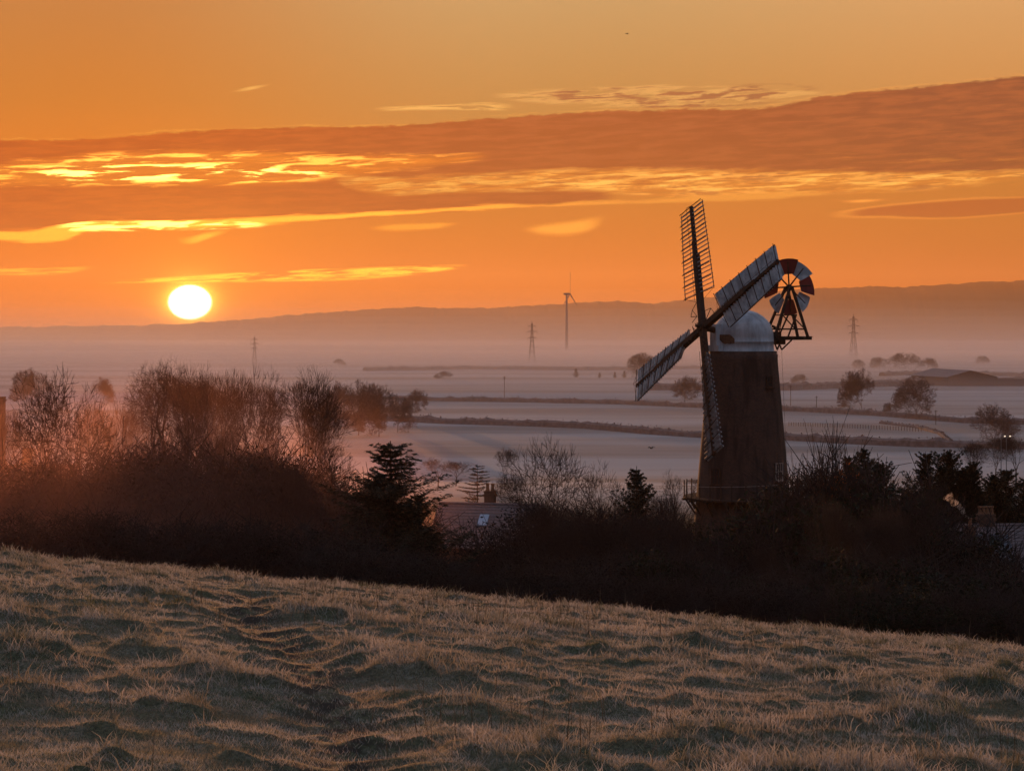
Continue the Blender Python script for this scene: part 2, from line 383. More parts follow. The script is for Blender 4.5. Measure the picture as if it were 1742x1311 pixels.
sp = t.n.new('ShaderNodeSeparateXYZ'); t.put(sp.inputs[0], geo)
n1 = t.noise(geo, 1.3, 6, .65); n2 = t.noise(geo, 9, 5, .7)
near = t.mix(t.ss(n1, .35, .65), (.17, .14, .085, 1), (.10, .10, .05, 1))
near = t.mix(t.m('MULTIPLY', t.ss(n2, .45, .75), .5), near, (.34, .29, .24, 1))
near = t.mix(t.ss(t.noise(geo, 45, 3, .7), .38, .62), t.mix(.7, near, (.03, .03, .02, 1)), near)
mu = t.n.new('ShaderNodeAttribute'); mu.attribute_name = 'mud'
near = t.mix(t.m('MULTIPLY', t.ss(t.noise(geo, 6, 4, .6), .38, .55), mu.outputs[2]), near, (.045, .033, .026, 1))
vill = t.mix(t.ss(n1, .4, .6), (.035, .03, .02, 1), (.05, .045, .03, 1))
fv = t.n.new('ShaderNodeVectorMath'); fv.operation = 'MULTIPLY'; t.put(fv.inputs[0], geo); fv.inputs[1].default_value = (.002, .011, 0)
n3 = t.noise(fv.outputs[0], 1.0, 4, .6)
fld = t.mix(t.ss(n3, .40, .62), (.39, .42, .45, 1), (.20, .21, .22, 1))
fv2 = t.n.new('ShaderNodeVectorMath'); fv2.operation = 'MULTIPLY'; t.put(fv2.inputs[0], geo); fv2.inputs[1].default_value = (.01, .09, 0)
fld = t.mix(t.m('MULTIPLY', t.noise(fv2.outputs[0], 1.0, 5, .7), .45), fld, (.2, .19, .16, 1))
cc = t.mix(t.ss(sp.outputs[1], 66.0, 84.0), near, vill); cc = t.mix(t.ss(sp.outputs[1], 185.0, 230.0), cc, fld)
t.put(b.inputs['Base Color'], cc)
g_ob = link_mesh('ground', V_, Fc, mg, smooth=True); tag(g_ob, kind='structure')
ma_ = g_ob.data.attributes.new('mud', 'FLOAT', 'POINT'); ma_.data.foreach_set('value', MUD.astype(np.float32).ravel())

# ------------------------------------------------------------------ far hills
def profile(pts, px): return np.interp(px, [p[0] for p in pts], [p[1] for p in pts])
RIDGE = [(-2500, 520), (-900, 548), (-300, 558), (0, 556), (250, 553), (400, 545), (500, 535), (560, 531), (620, 527), (700, 523), (760, 524), (830, 525), (900, 520),
         (980, 515), (1050, 511), (1110, 516), (1160, 511), (1250, 501), (1340, 494), (1400, 490), (1480, 487), (1540, 488), (1600, 484),
         (1660, 480), (1742, 477), (2100, 470), (2600, 490), (4300, 520)]
def far_hill(name, pts, Y, depth, seed, bump, mat):
    pxs = np.linspace(pts[0][0], pts[-1][0], 2400); xs = (pxs - CX) / F * Y
    top = (HY - profile(pts, pxs)) / F * Y + bump * (fbm(xs / 60, xs * 0, 3, seed) - .5) + bump * .8 * (vnoise(xs / 18, xs * 0, seed + 9) - .5)
    rows = []
    for k, q in enumerate((-1, -.75, -.5, -.3, -.12, 0, .15, .6, 1)):
        f = (1 - abs(q)) ** 1.25 if q < 0 else (1 - q)
        yy = Y + q * depth + 120 * (fbm(xs / 900, xs * 0 + k * 2.3, 2, seed + 3) - .5)
        zz = PLAIN - 3 + (top - PLAIN + 3) * (f if q else 1)
        rows.append(np.stack([xs * (1 + q * depth / Y * .9), yy, zz], -1))
    Vv = np.stack(rows, 0); n = len(pxs); r = len(rows)
    i = np.arange(r - 1)[:, None] * n + np.arange(n - 1)[None, :]
    o = link_mesh(name, Vv.reshape(-1, 3), np.stack([i, i + 1, i + n + 1, i + n], -1).reshape(-1, 4), mat, smooth=True)
    return tag(o, kind='structure')
m_hill = material('wooded_hill', (.05, .045, .03), .95, .4, .004)
far_hill('hills', RIDGE, 8600, 2400, 3, 7, m_hill)

# ------------------------------------------------------------------ grass
rng = np.random.default_rng(4)
def blades(n, hmin, hmax, wid, lean, ymin, ymax, mask=None, seed=0, power=1.0, simple=False):
    r = np.random.default_rng(seed)
    q = r.random(n); yy = (ymin ** power + q * (ymax ** power - ymin ** power)) ** (1 / power)
    xx = (r.random(n) * 2 - 1) * (.31 * yy + 1.5)
    if mask is not None:
        k = r.random(n) < mask(xx, yy); xx, yy = xx[k], yy[k]
    n = len(xx); z = ground(xx, yy)
    h = hmin + (hmax - hmin) * r.random(n) ** 1.6
    tus = np.clip((relief(xx, yy) - .05) / .12, 0, 1); h = h * (1 + .8 * tus)
    a = r.random(n) * 2 * math.pi; lm = lean * (.3 + r.random(n)) * h
    wx = r.random(n) * math.pi; wd = wid * (.7 + .6 * r.random(n)) * (.6 + yy / 22)
    sx_, sy_ = np.cos(wx) * wd / 2, np.sin(wx) * wd / 2
    lx, ly = np.cos(a) * lm, np.sin(a) * lm
    P = np.stack([np.stack([xx - sx_, yy - sy_, z - .01], -1), np.stack([xx + sx_, yy + sy_, z - .01], -1),
                  np.stack([xx + lx * .4 + sx_ * .8, yy + ly * .4 + sy_ * .8, z + h * .6], -1), np.stack([xx + lx * .4 - sx_ * .8, yy + ly * .4 - sy_ * .8, z + h * .6], -1),
                  np.stack([xx + lx, yy + ly, z + h * .98], -1)], 1)
    k = np.arange(n)[:, None] * 5
    f = np.concatenate([k + np.array([[0, 1, 2]]), k + np.array([[0, 2, 3]]), k + np.array([[3, 2, 4]])])
    tipv = np.tile(np.array([0, 0, .6, .6, 1.]), n); rnd = np.repeat(r.random(n), 5); tu = np.repeat(tus, 5)
    if simple:
        P = P[:, [0, 1, 4]]; n = len(P); f = np.arange(3 * n).reshape(-1, 3); tipv = np.tile(np.array([0, 0, 1.]), n); rnd = np.repeat(rnd[::5], 3); tu = np.repeat(tus, 3)
    return P.reshape(-1, 3), f, np.stack([tipv, rnd, tu, np.ones_like(tu)], -1)
def grass_mat(name, straw, green, frost, trans):
    m = bpy.data.materials.new(name); m.use_nodes = True; t = NT(m.node_tree)
    at_ = t.n.new('ShaderNodeAttribute'); at_.attribute_name = 'blade'
    s3 = t.n.new('ShaderNodeSeparateColor'); t.put(s3.inputs[0], at_.outputs[0])
    p = t.n.new('ShaderNodeNewGeometry').outputs['Position']; n = t.noise(p, .35, 4, .6); nf = t.noise(p, 2.2, 4, .6)
    c = t.mix(t.m('ADD', t.m('MULTIPLY', t.ss(n, .42, .62), .55), t.m('MULTIPLY', s3.outputs[2], .7), clamp=True), straw, green)
    c = t.mix(t.m('MULTIPLY', t.ss(t.noise(p, 1.1, 4, .65), .50, .62), .55), c, (.20, .15, .085, 1))
    c = t.mix(t.m('MULTIPLY', s3.outputs[1], .5), c, tuple(q * .55 for q in green[:3]) + (1,))
    c = t.mix(1.0, c, t.ramp(s3.outputs[1], [(0, (.45, .45, .45, 1)), (1, (1.5, 1.5, 1.5, 1))]), 'MULTIPLY')
    fr = t.m('MULTIPLY', t.m('MULTIPLY', s3.outputs[0], t.ss(nf, .32, .66)), .8)
    c = t.mix(fr, c, frost)
    d = t.n.new('ShaderNodeBsdfDiffuse'); t.put(d.inputs[0], c); tr = t.n.new('ShaderNodeBsdfTranslucent'); t.put(tr.inputs[0], c)
    mx = t.n.new('ShaderNodeMixShader'); mx.inputs[0].default_value = trans
    t.l.new(d.outputs[0], mx.inputs[1]); t.l.new(tr.outputs[0], mx.inputs[2]); t.l.new(mx.outputs[0], t.n['Material Output'].inputs[0])
    return m
def add_grass(name, data, mat, label):
    v, f, c = data; o = link_mesh(name, v, f, mat)
    at_ = o.data.color_attributes.new('blade', 'FLOAT_COLOR', 'POINT'); at_.data.foreach_set('color', c.astype(np.float32).ravel())
    tag(o, label, 'grass', kind='stuff'); return o
mgr = grass_mat('frosted_grass', (.44, .35, .26, 1), (.13, .15, .08, 1), (.95, .90, .90, 1), .58)
offpath = lambda x, y: 1 - .62 * np.exp(-(path_dist(x, y) / .3) ** 2)
add_grass('grass', blades(1250000, .012, .04, .005, 1.3, 7.5, 62, offpath, 1, .7, True), mgr, 'short frosted turf covering the rough foreground meadow')
tuss = lambda x, y: np.clip((relief(x, y) - .04) / .08, 0, 1) * offpath(x, y)
add_grass('tussock_grass', blades(480000, .04, .10, .005, 1.0, 7.5, 60, tuss, 2, .8), mgr, 'longer greener tussock grass on the humps of the meadow')
stalk = lambda x, y: sstep(fbm(x / 3, y / 4, 2, 77), .45, .7)
mst = grass_mat('dry_stalk', (.10, .07, .04, 1), (.07, .06, .03, 1), (.3, .26, .22, 1), .2)
add_grass('dry_stalks', blades(9000, .10, .36, .004, .22, 8, 58, stalk, 3, 1.0), mst, 'thin dry seed stalks standing above the meadow turf')

# ------------------------------------------------------------------ trees
def grow_tree(seed, H, st):
    "forking tree: every limb splits again and again towards the crown's edge; returns trunk and crown tubes"
    rnd = random.Random(seed); trunk, crown = [], []
    def norm(v):
        l = math.sqrt(v[0] ** 2 + v[1] ** 2 + v[2] ** 2) or 1; return (v[0] / l, v[1] / l, v[2] / l)
    def tilt(d, deg, az):
        ref = (0, 0, 1) if abs(d[2]) < .95 else (1, 0, 0)
        a = norm((d[1] * ref[2] - d[2] * ref[1], d[2] * ref[0] - d[0] * ref[2], d[0] * ref[1] - d[1] * ref[0])); b_ = (d[1] * a[2] - d[2] * a[1], d[2] * a[0] - d[0] * a[2], d[0] * a[1] - d[1] * a[0])
        c, s_ = math.cos(R(deg)), math.sin(R(deg)); p = [a[k] * math.cos(az) + b_[k] * math.sin(az) for k in range(3)]
        return norm((d[0] * c + p[0] * s_, d[1] * c + p[1] * s_, d[2] * c + p[2] * s_))
    LV = st['levels']; lo, hi = st['ang']
    def limb(p, d, L, r, lv):
        n = 3 if lv < LV - 1 else 2; r1 = r * (.72 if lv else .8); out = trunk if lv <= 1 else crown; mid = None
        for k in range(n):
            wg = st['wig'] * (.5 if lv == 0 else 1)
            d = norm((d[0] + rnd.gauss(0, wg), d[1] + rnd.gauss(0, wg), d[2] + rnd.gauss(0, wg) + (st['trop'] if lv else .15)))
            q = (p[0] + d[0] * L / n, p[1] + d[1] * L / n, p[2] + d[2] * L / n); ra, rb = r + (r1 - r) * k / n, r + (r1 - r) * (k + 1) / n
            out.append((*p, *q, ra, rb)); p = q
            if k == n // 2: mid = (p, d)
        if lv >= LV: return
        m = 3 if (lv == 0 or rnd.random() < st['tri']) else 2; az = rnd.uniform(0, 6.28)
        for k in range(m):
            an = rnd.uniform(lo, hi) * (1.1 if lv == 0 else 1) * (.55 if k == 0 and lv < 3 else 1)
            nd = tilt(d, an, az + 6.283 * k / m + rnd.uniform(-.4, .4))
            if nd[2] < -.25: nd = norm((nd[0], nd[1], -.15))
            limb(p, nd, (H * st['first'] if lv == 0 else L * rnd.uniform(*st['ratio'])), max(r1 * (.66 if m == 3 else .74), st['rmin']), lv + 1)
        if lv and rnd.random() < st['side']:
            nd = tilt(mid[1], rnd.uniform(38, 62), rnd.uniform(0, 6.28)); limb(mid[0], nd, L * rnd.uniform(.5, .8), max(r1 * .5, st['rmin']), min(lv + 2, LV))
    for _ in range(st['stems']):
        limb((rnd.gauss(0, .15) * (st['stems'] > 1), rnd.gauss(0, .15) * (st['stems'] > 1), 0), norm((rnd.gauss(0, .12 * st['stems'] ** .5), rnd.gauss(0, .12 * st['stems'] ** .5), 1)), H * st['clear'], st['r'], 0)
    tr, cr = np.array(trunk), np.array(crown); k = H / np.percentile(cr[:, 5], 99.7)
    for a in (tr, cr): a[:, :6] *= k
    return tr, cr, float(np.percentile(np.hypot(cr[:, 3], cr[:, 4]), 96))
m_bark = material('winter_bark', (.085, .06, .045), .9, .4, 6, bump=.4)
m_twig = material('winter_twig', (.042, .032, .030), .9, .35, 3)
m_rime_haze = material('rimed_hazed_twig', (.14, .115, .115), .9, .3, 1)  # rime on far trees, with the fading of mist put into the colour
m_leaf = material('evergreen_leaf', (.022, .03, .016), .7, .5, 2, trans=.15)
m_needle = material('conifer_needle', (.02, .03, .02), .7, .5, 2, trans=.1)
m_brush = material('bramble_leaf', (.022, .018, .015), .8, .5, 2, trans=.15)
m_russet = material('russet_leaf', (.36, .11, .03), .7, .4, 3, trans=.5)
BASE_ = dict(levels=8, tri=.30, side=.55, rmin=.0125, stems=1, r=.26)
SPREAD = dict(BASE_, clear=.54, first=.12, ang=(18, 36), wig=.11, trop=.035, ratio=(.74, .94))
OAK = dict(BASE_, clear=.56, first=.11, ang=(24, 46), wig=.20, trop=.025, ratio=(.74, .93), r=.30)
ASH = dict(BASE_, clear=.42, first=.14, ang=(12, 26), wig=.09, trop=.035, ratio=(.76, .94), r=.2)
POLE = dict(BASE_, clear=.30, first=.15, ang=(10, 24), wig=.08, trop=.05, ratio=(.78, .96), levels=8, r=.14)
FARO = dict({**BASE_, 'rmin': .04, 'levels': 9, 'side': .7}, clear=.14, first=.17, ang=(20, 42), wig=.17, trop=.015, ratio=(.75, .93))
TREE_MESH = {}
WK = {}; SPR = {}
def bare_mesh(key, seed, H, style):
    a, b_, spread = grow_tree(seed, H, style)
    va, fa = tubes(a); vb, fb = tubes(b_)
    t_ = link_mesh('trunk', va, fa, m_bark); c_ = link_mesh('crown', vb, fb, m_twig)
    SPR[key] = spread; TREE_MESH[key] = (t_.data, c_.data, H)
    if key.startswith('fok'): c_.data.materials[0] = m_rime_haze; t_.data.materials[0] = m_rime_haze
    for o in (t_, c_): bpy.data.objects.remove(o)
def put_tree(name, key, loc, h, wscale, rz, label, cat, group):
    tm, cm, H = TREE_MESH[key]
    if key in SPR: wscale = max(.6, wscale * 1.05 * loc[1] / F / (SPR[key] * h / H))      # wscale is the crown's half-width in picture columns
    e = empty(name, loc, label, cat, group, rz); k = h / H; e.scale = (k * wscale, k * wscale, k)
    for nm, me in (('trunk', tm), ('crown', cm)):
        o = bpy.data.objects.new(nm, me); COL.objects.link(o); o.parent = e
    return e
def place(px, Y): return (px - CX) / F * Y, Y
def stand(name, key, px, top, Y, wscale, rz, label, cat='bare tree', group=None, sink=.2):
    x, y_ = place(px, Y); z = gz(x, y_) - sink
    h = (HY - top) / F * Y - z
    return put_tree(name, key, (x, y_, z), h, wscale, rz, label, cat, group)
# mesh variants, each grown at about 15 m
for key_, seed_, sty_ in (('lone', 31, dict(SPREAD, clear=.40, first=.15, ang=(20, 42), r=.34, rmin=.018)), ('fan', 33, dict(SPREAD, clear=.26, first=.18, ang=(20, 42), r=.34, rmin=.018)), ('spread1', 3, SPREAD), ('spread2', 14, SPREAD), ('oak1', 5, OAK), ('oak2', 8, OAK), ('oak3', 23, OAK), ('ash1', 6, ASH), ('ash2', 9, ASH), ('ash3', 12, ASH),
                          ('pole1', 7, POLE), ('pole2', 16, POLE), ('fok0', 40, FARO), ('fok1', 41, FARO), ('fok2', 42, FARO)): bare_mesh(key_, seed_, 15, sty_)
GL, GR, GF = 'bare trees of the left tree belt', 'bare trees around the windmill', 'trees in the misty valley'
for a in [
    ('lone', 106, 636, 112, 90, .3, 'bare tree with long low limbs, second from the left picture edge'),
    ('ash3', 166, 672, 146, 34, 2.1, 'forked slim bare tree beside the spreading one on the left'),
    ('oak1', 232, 618, 142, 56, 1.0, 'round-headed bare tree left of the sun column, left of a pair'),
    ('oak2', 284, 616, 140, 58, 4.0, 'round-headed bare tree below the sun, right of a pair'),
    ('ash1', 330, 632, 150, 42, .5, 'thin bare tree directly right of the round-headed pair'),
    ('ash2', 378, 622, 137, 60, 2.5, 'tall fine-twigged bare tree in the middle of the left belt'),
    ('pole1', 418, 630, 145, 25, 1.5, 'narrow upright bare tree under the leftmost pylon'),
    ('ash3', 440, 634, 136, 58, 5.1, 'bare tree with steep forked limbs right of the leftmost pylon'),
    ('ash1', 512, 628, 134, 88, 3.3, 'tallest fan-shaped bare tree at the right end of the left belt'),
    ('pole2', 548, 676, 140, 40, .9, 'lower bare tree leaning out at the right end of the left belt'),
    ('spread2', 575, 742, 132, 35, .7, 'small bare tree between the left belt and the dark spruce'),
    ('ash2', 12, 690, 132, 48, 1.7, 'bare tree cut by the left picture edge in front of the chimney'),
    ('oak3', 58, 745, 150, 30, 2.9, 'low crooked bare tree beside the small chimney on the left'),
    ('pole1', 200, 680, 150, 25, 4.2, 'slender bare tree just left of the round-headed pair'),
    ('ash1', 300, 700, 128, 50, 5.5, 'low dense bare tree in front of the round-headed pair'),
    ('ash3', 250, 730, 126, 45, 0.2, 'low bushy bare tree lower down below the sun'),
    ('ash2', 390, 730, 126, 48, 3.9, 'low bushy bare tree in front of the middle of the left belt'),
    ('ash3', 470, 740, 125, 50, 1.9, 'low bare tree in front of the fan-shaped tree'),
    ('pole2', 356, 640, 155, 25, .1, 'upright bare tree behind the middle of the left belt'),
]: stand('bare_tree', a[0], a[1], a[2], a[3], a[4], a[5], a[6], group=GL)
for a in [
    ('fan', 940, 748, 112, 100, .4, 'broad bare tree with dense branching in the centre behind the roof'),
    ('spread2', 1005, 786, 116, 62, 2.2, 'smaller bare tree between the broad one and the pointed conifer'),
    ('spread2', 1150, 800, 140, 45, 1.1, 'thin arching bare tree touching the left end of the mill stage'),
    ('ash2', 1130, 835, 118, 38, 1.3, 'low bare tree left of the mill foot'),
    ('oak1', 880, 800, 128, 42, 3.0, 'bare tree at the right end of the tiled roof'),
    ('oak2', 1555, 812, 96, 70, 5.0, 'black knobbly bare tree with thick limbs left of the smoke plume'),
    ('ash1', 1400, 792, 118, 50, 2.0, 'fine bare tree at the right end of the mill stage'),
    ('ash3', 1240, 905, 110, 45, 1.0, 'low bare tree in front of the foot of the windmill'),
    ('spread1', 1050, 872, 105, 50, 2.2, 'low bare tree in front of the pointed conifer'),
    ('spread1', 1335, 890, 105, 50, 3.1, 'low bare tree in front of the right side of the windmill'),
    ('ash2', 1690, 742, 300, 42, .3, 'pale misty bare tree on the right with lamps beside it'),
    ('ash1', 1728, 738, 290, 42, 1.9, 'pale misty bare tree cut by the right picture edge'),
    ('pole2', 1655, 752, 280, 26, 3.9, 'thin misty bare tree left of the lamps'),
    ('ash3', 745, 778, 235, 30, 2.2, 'faint bare tree in the mist right of the dark spruce'),
    ('ash2', 775, 784, 250, 30, 4.4, 'faint bare tree in the mist left of the cedar'),
    ('pole1', 858, 762, 240, 24, 4.1, 'faint upright bare tree in the mist right of the cedar'),
    ('ash1', 1180, 812, 230, 35, 3.4, 'faint bare tree behind the left end of the mill stage'),
    ('spread2', 1385, 806, 175, 35, 3.0, 'faint bare tree behind the right end of the mill stage'),
]: stand('bare_tree', a[0], a[1], a[2], a[3], a[4], a[5], a[6], group=GR)

rf_ = random.Random(9)
for k_ in range(26):
    px = 10 + k_ * 23 + rf_.uniform(-8, 8); top = (768 if 190 < px < 480 else 800 if px > 190 else 832) + rf_.uniform(-22, 30)
    stand('bare_tree', rf_.choice(('ash1', 'ash2', 'ash3', 'spread1', 'spread2')), px, top, rf_.uniform(108, 134), rf_.uniform(38, 58), rf_.uniform(0, 6), 'low bare tree lost in the tangle of the left tree belt', group='tangled low trees of the left belt')
for k_ in range(16):
    px = 905 + k_ * 42 + rf_.uniform(-12, 12); top = (938 if 1150 < px < 1370 else 858) + rf_.uniform(-22, 25)
    stand('bare_tree', rf_.choice(('ash1', 'ash2', 'spread1', 'spread2', 'oak1')), px, top, rf_.uniform(86, 104), rf_.uniform(40, 60), rf_.uniform(0, 6), 'low bare tree lost in the dark thicket under the windmill', group='tangled low trees of the dark thicket')
# ---- foliage scatter
def leaf_cloud(centers, radii, n, size, seed, flat=1.0):
    r = np.random.default_rng(seed); centers = np.asarray(centers, float); radii = np.asarray(radii, float)
    wgt = radii ** 2; k = r.choice(len(centers), n, p=wgt / wgt.sum())
    d = r.normal(size=(n, 3)); d /= np.linalg.norm(d, axis=1, keepdims=True)
    rad = radii[k][:, None] * (r.random((n, 1)) ** .45) * (.85 + .3 * r.random((n, 1)))
    p = centers[k] + d * rad * np.array([[1, 1, flat]])
    a = r.normal(size=(n, 3)); a /= np.linalg.norm(a, axis=1, keepdims=True)
    b_ = np.cross(a, r.normal(size=(n, 3))); b_ /= np.linalg.norm(b_, axis=1, keepdims=True)
    sz = size * (.5 + r.random((n, 1)))
    v = np.stack([p - a * sz, p + b_ * sz * .45, p + a * sz, p - b_ * sz * .45], 1).reshape(-1, 3)
    return v, np.arange(4 * n).reshape(-1, 4)
def bush_mesh(key, seed, W, H, mat, n=17000, twigs=True, size=.05):
    rnd = random.Random(seed); cs, rs = [], []
    for _ in range(16):
        a = rnd.uniform(0, 6.28); q = rnd.random() ** .6; zz = rnd.uniform(.1, 1)
        cs.append((math.cos(a) * q * W * .5 * (1.1 - zz * .6), math.sin(a) * q * W * .5 * (1.1 - zz * .6), zz * H * .85)); rs.append(rnd.uniform(.14, .26) * (W + H) / 2)
    v, f = leaf_cloud(cs, rs, n, size, seed); fo = link_mesh('foliage', v, f, mat)
    sg = []
    for _ in range(150):
        a = rnd.uniform(0, 6.28); rr = rnd.random() ** .5 * W * .5; hh = H * rnd.uniform(.6, 1.12) * (1 - .35 * (rr / (W * .5)) ** 2)
        p = (math.cos(a) * rr * .2, math.sin(a) * rr * .2, 0); q = (math.cos(a) * rr * .7, math.sin(a) * rr * .7, hh * .6)
        e_ = (math.cos(a) * rr + rnd.gauss(0, .15), math.sin(a) * rr + rnd.gauss(0, .15), hh)
        sg += [(*p, *q, .03, .018), (*q, *e_, .018, .006)]
        for _ in range(22):
            t_ = rnd.uniform(.05, 1); o = [q[j] + (e_[j] - q[j]) * t_ for j in range(3)]
            sg.append((*o, o[0] + rnd.gauss(0, .3), o[1] + rnd.gauss(0, .3), o[2] + rnd.uniform(.1, .6), .009, .005))
    va, fa = tubes(sg); st = link_mesh('stems', va, fa, m_twig)
    TREE_MESH[key] = (st.data, fo.data, H)
    for o in (st, fo): bpy.data.objects.remove(o)
bush_mesh('dark1', 1, 4.2, 3.6, m_leaf); bush_mesh('dark2', 2, 3.6, 4.4, m_leaf); bush_mesh('dark3', 3, 5.2, 3.4, m_leaf, 22000)
bush_mesh('brush1', 4, 4.4, 3.4, m_brush, 12000, size=.035); bush_mesh('brush2', 5, 3.8, 4.2, m_brush, 12000, size=.035); bush_mesh('brush3', 6, 5.4, 3.0, m_brush, 15000, size=.035)
bush_mesh('russet', 7, 3.0, 2.6, m_russet, 6000, size=.035)
def put_bush(name, key, px, top, Y, wscale, rz, label, cat='bush', group='bushes of the dark thicket'):
    st, fo, H = TREE_MESH[key]; x, y_ = place(px, Y); z = gz(x, y_) - .3; h = max(.8, (HY - top) / F * Y - z)
    e = empty(name, (x, y_, z), label, cat, group, rz); k = h / H; kw = k * wscale
    e.scale = (kw, kw, k)
    for nm, me in (('stems', st), ('foliage', fo)):
        o = bpy.data.objects.new(nm, me); COL.objects.link(o); o.parent = e
    return e
TH = 'bushes of the dark thicket'
rb = random.Random(77)
spots = [  # key, px, top, Y, width scale, what stands there
    ('brush1', 20, 792, 112, 1.3, 'below the chimneys at the left edge'), ('brush2', 95, 800, 118, 1.2, 'under the spreading bare tree'),
    ('brush3', 160, 806, 112, 1.2, 'left of the round-headed pair'), ('brush1', 230, 772, 116, 1.1, 'under the left round-headed tree'),
    ('brush2', 305, 760, 118, 1.1, 'under the right round-headed tree, tallest of its row'), ('brush3', 385, 776, 114, 1.0, 'under the middle of the left belt'),
    ('brush1', 455, 792, 116, 1.1, 'under the steep forked tree'), ('brush2', 520, 800, 118, 1.1, 'under the fan-shaped tree'),
    ('brush3', 580, 850, 112, 1.0, 'left of the dark spruce'), ('dark2', 622, 850, 110, .6, 'at the left shoulder of the dark spruce'),
    ('brush1', 60, 880, 88, 1.4, 'low at the foot of the left edge'), ('brush2', 150, 880, 86, 1.4, 'low below the spreading bare tree'),
    ('brush3', 250, 888, 86, 1.2, 'low below the left round-headed tree'), ('brush1', 345, 892, 88, 1.4, 'low below the sun column'),
    ('brush2', 440, 896, 86, 1.4, 'low below the leftmost pylon'), ('brush3', 540, 900, 88, 1.2, 'low below the fan-shaped tree'),
    ('dark1', 632, 958, 86, 1.1, 'at the left foot of the dark spruce'), ('dark3', 742, 975, 86, .8, 'at the right foot of the dark spruce'),
    ('brush2', 778, 968, 90, 1.1, 'below the left end of the tiled roof'), ('brush1', 850, 950, 98, .9, 'below the white window of the tiled house'),
    ('brush3', 905, 908, 104, .9, 'right of the tiled roof'), ('dark1', 880, 985, 84, 1.3, 'low in front of the tiled house'),
    ('brush1', 960, 872, 104, 1.1, 'under the broad bare tree'), ('brush2', 1030, 880, 106, 1.2, 'under the smaller bare tree'),
    ('brush3', 985, 950, 84, 1.2, 'low in front of the broad bare tree'), ('dark2', 1090, 880, 112, 1.0, 'below the pointed conifer'),
    ('dark1', 1150, 884, 116, .8, 'round and dark, left of the mill foot'), ('brush1', 1205, 932, 104, 1.1, 'in front of the mill foot, left side'),
    ('dark3', 1120, 950, 84, 1.1, 'low and wide left of the windmill'), ('brush2', 1285, 925, 104, 1.1, 'in front of the mill foot, right side'),
    ('dark2', 1350, 860, 108, 1.1, 'right of the windmill under the stage end'), ('dark1', 1405, 822, 112, 1.1, 'below the russet shrub'),
    ('dark3', 1460, 826, 108, 1.0, 'tall, right of the russet shrub'), ('dark2', 1510, 850, 106, 1.1, 'left of the knobbly bare tree'),
    ('dark1', 1570, 880, 104, 1.1, 'under the knobbly bare tree'), ('brush1', 1606, 918, 100, 1.0, 'left of the smoking chimney'),
    ('dark1', 1240, 980, 82, 1.4, 'low in front of the windmill'), ('dark2', 1340, 970, 80, 1.5, 'low to the right of the windmill'),
    ('dark3', 1440, 950, 82, 1.2, 'wide and low under the russet shrub'), ('dark1', 1550, 960, 80, 1.4, 'low before the knobbly bare tree'),
    ('dark2', 1640, 985, 82, 1.3, 'low below the smoking chimney'), ('dark3', 1730, 990, 84, 1.1, 'low at the right edge below the roof'),
    ('brush2', 1700, 972, 92, 1.3, 'twiggy one below the bluish lower roof'), ('dark2', 1700, 1010, 72, 1.3, 'lowest at the right edge of the crest'),
    ('dark1', 1590, 1010, 72, 1.4, 'lowest one right of centre of the right crest'), ('dark3', 1470, 1000, 72, 1.2, 'lowest wide one along the right crest'),
    ('brush3', 1350, 1000, 74, 1.3, 'brownish and low along the right crest'), ('brush1', 1240, 1000, 74, 1.3, 'brownish and low before the mill on the crest'),
    ('brush2', 1130, 990, 76, 1.4, 'brownish and low on the crest right of centre'), ('brush3', 1020, 980, 78, 1.2, 'brownish and low on the crest at the centre'),
    ('brush1', 910, 970, 80, 1.3, 'brownish and low on the crest left of centre'), ('brush2', 800, 988, 80, 1.3, 'brownish and low on the crest below the roof'),
    ('brush3', 690, 950, 82, 1.2, 'brownish and low on the crest below the spruce'), ('brush1', 590, 938, 82, 1.3, 'brownish, low left of the spruce on the crest'),
]
for key, px, top, Y, ws, where in spots:
    kind = 'dark leafy bush' if key.startswith('dark') else 'brown twiggy bush'
    put_bush('bush', key, px, top, Y, ws, rb.uniform(0, 6), kind + ' ' + where, group=TH)
put_bush('russet_shrub', 'russet', 1424, 786, 110, .42, 1.0, 'russet orange shrub catching light right of the windmill', 'shrub', None)
put_bush('russet_shrub', 'russet', 672, 848, 108, .22, 2.0, 'small rusty orange shrub inside the dark spruce foot', 'shrub', None)

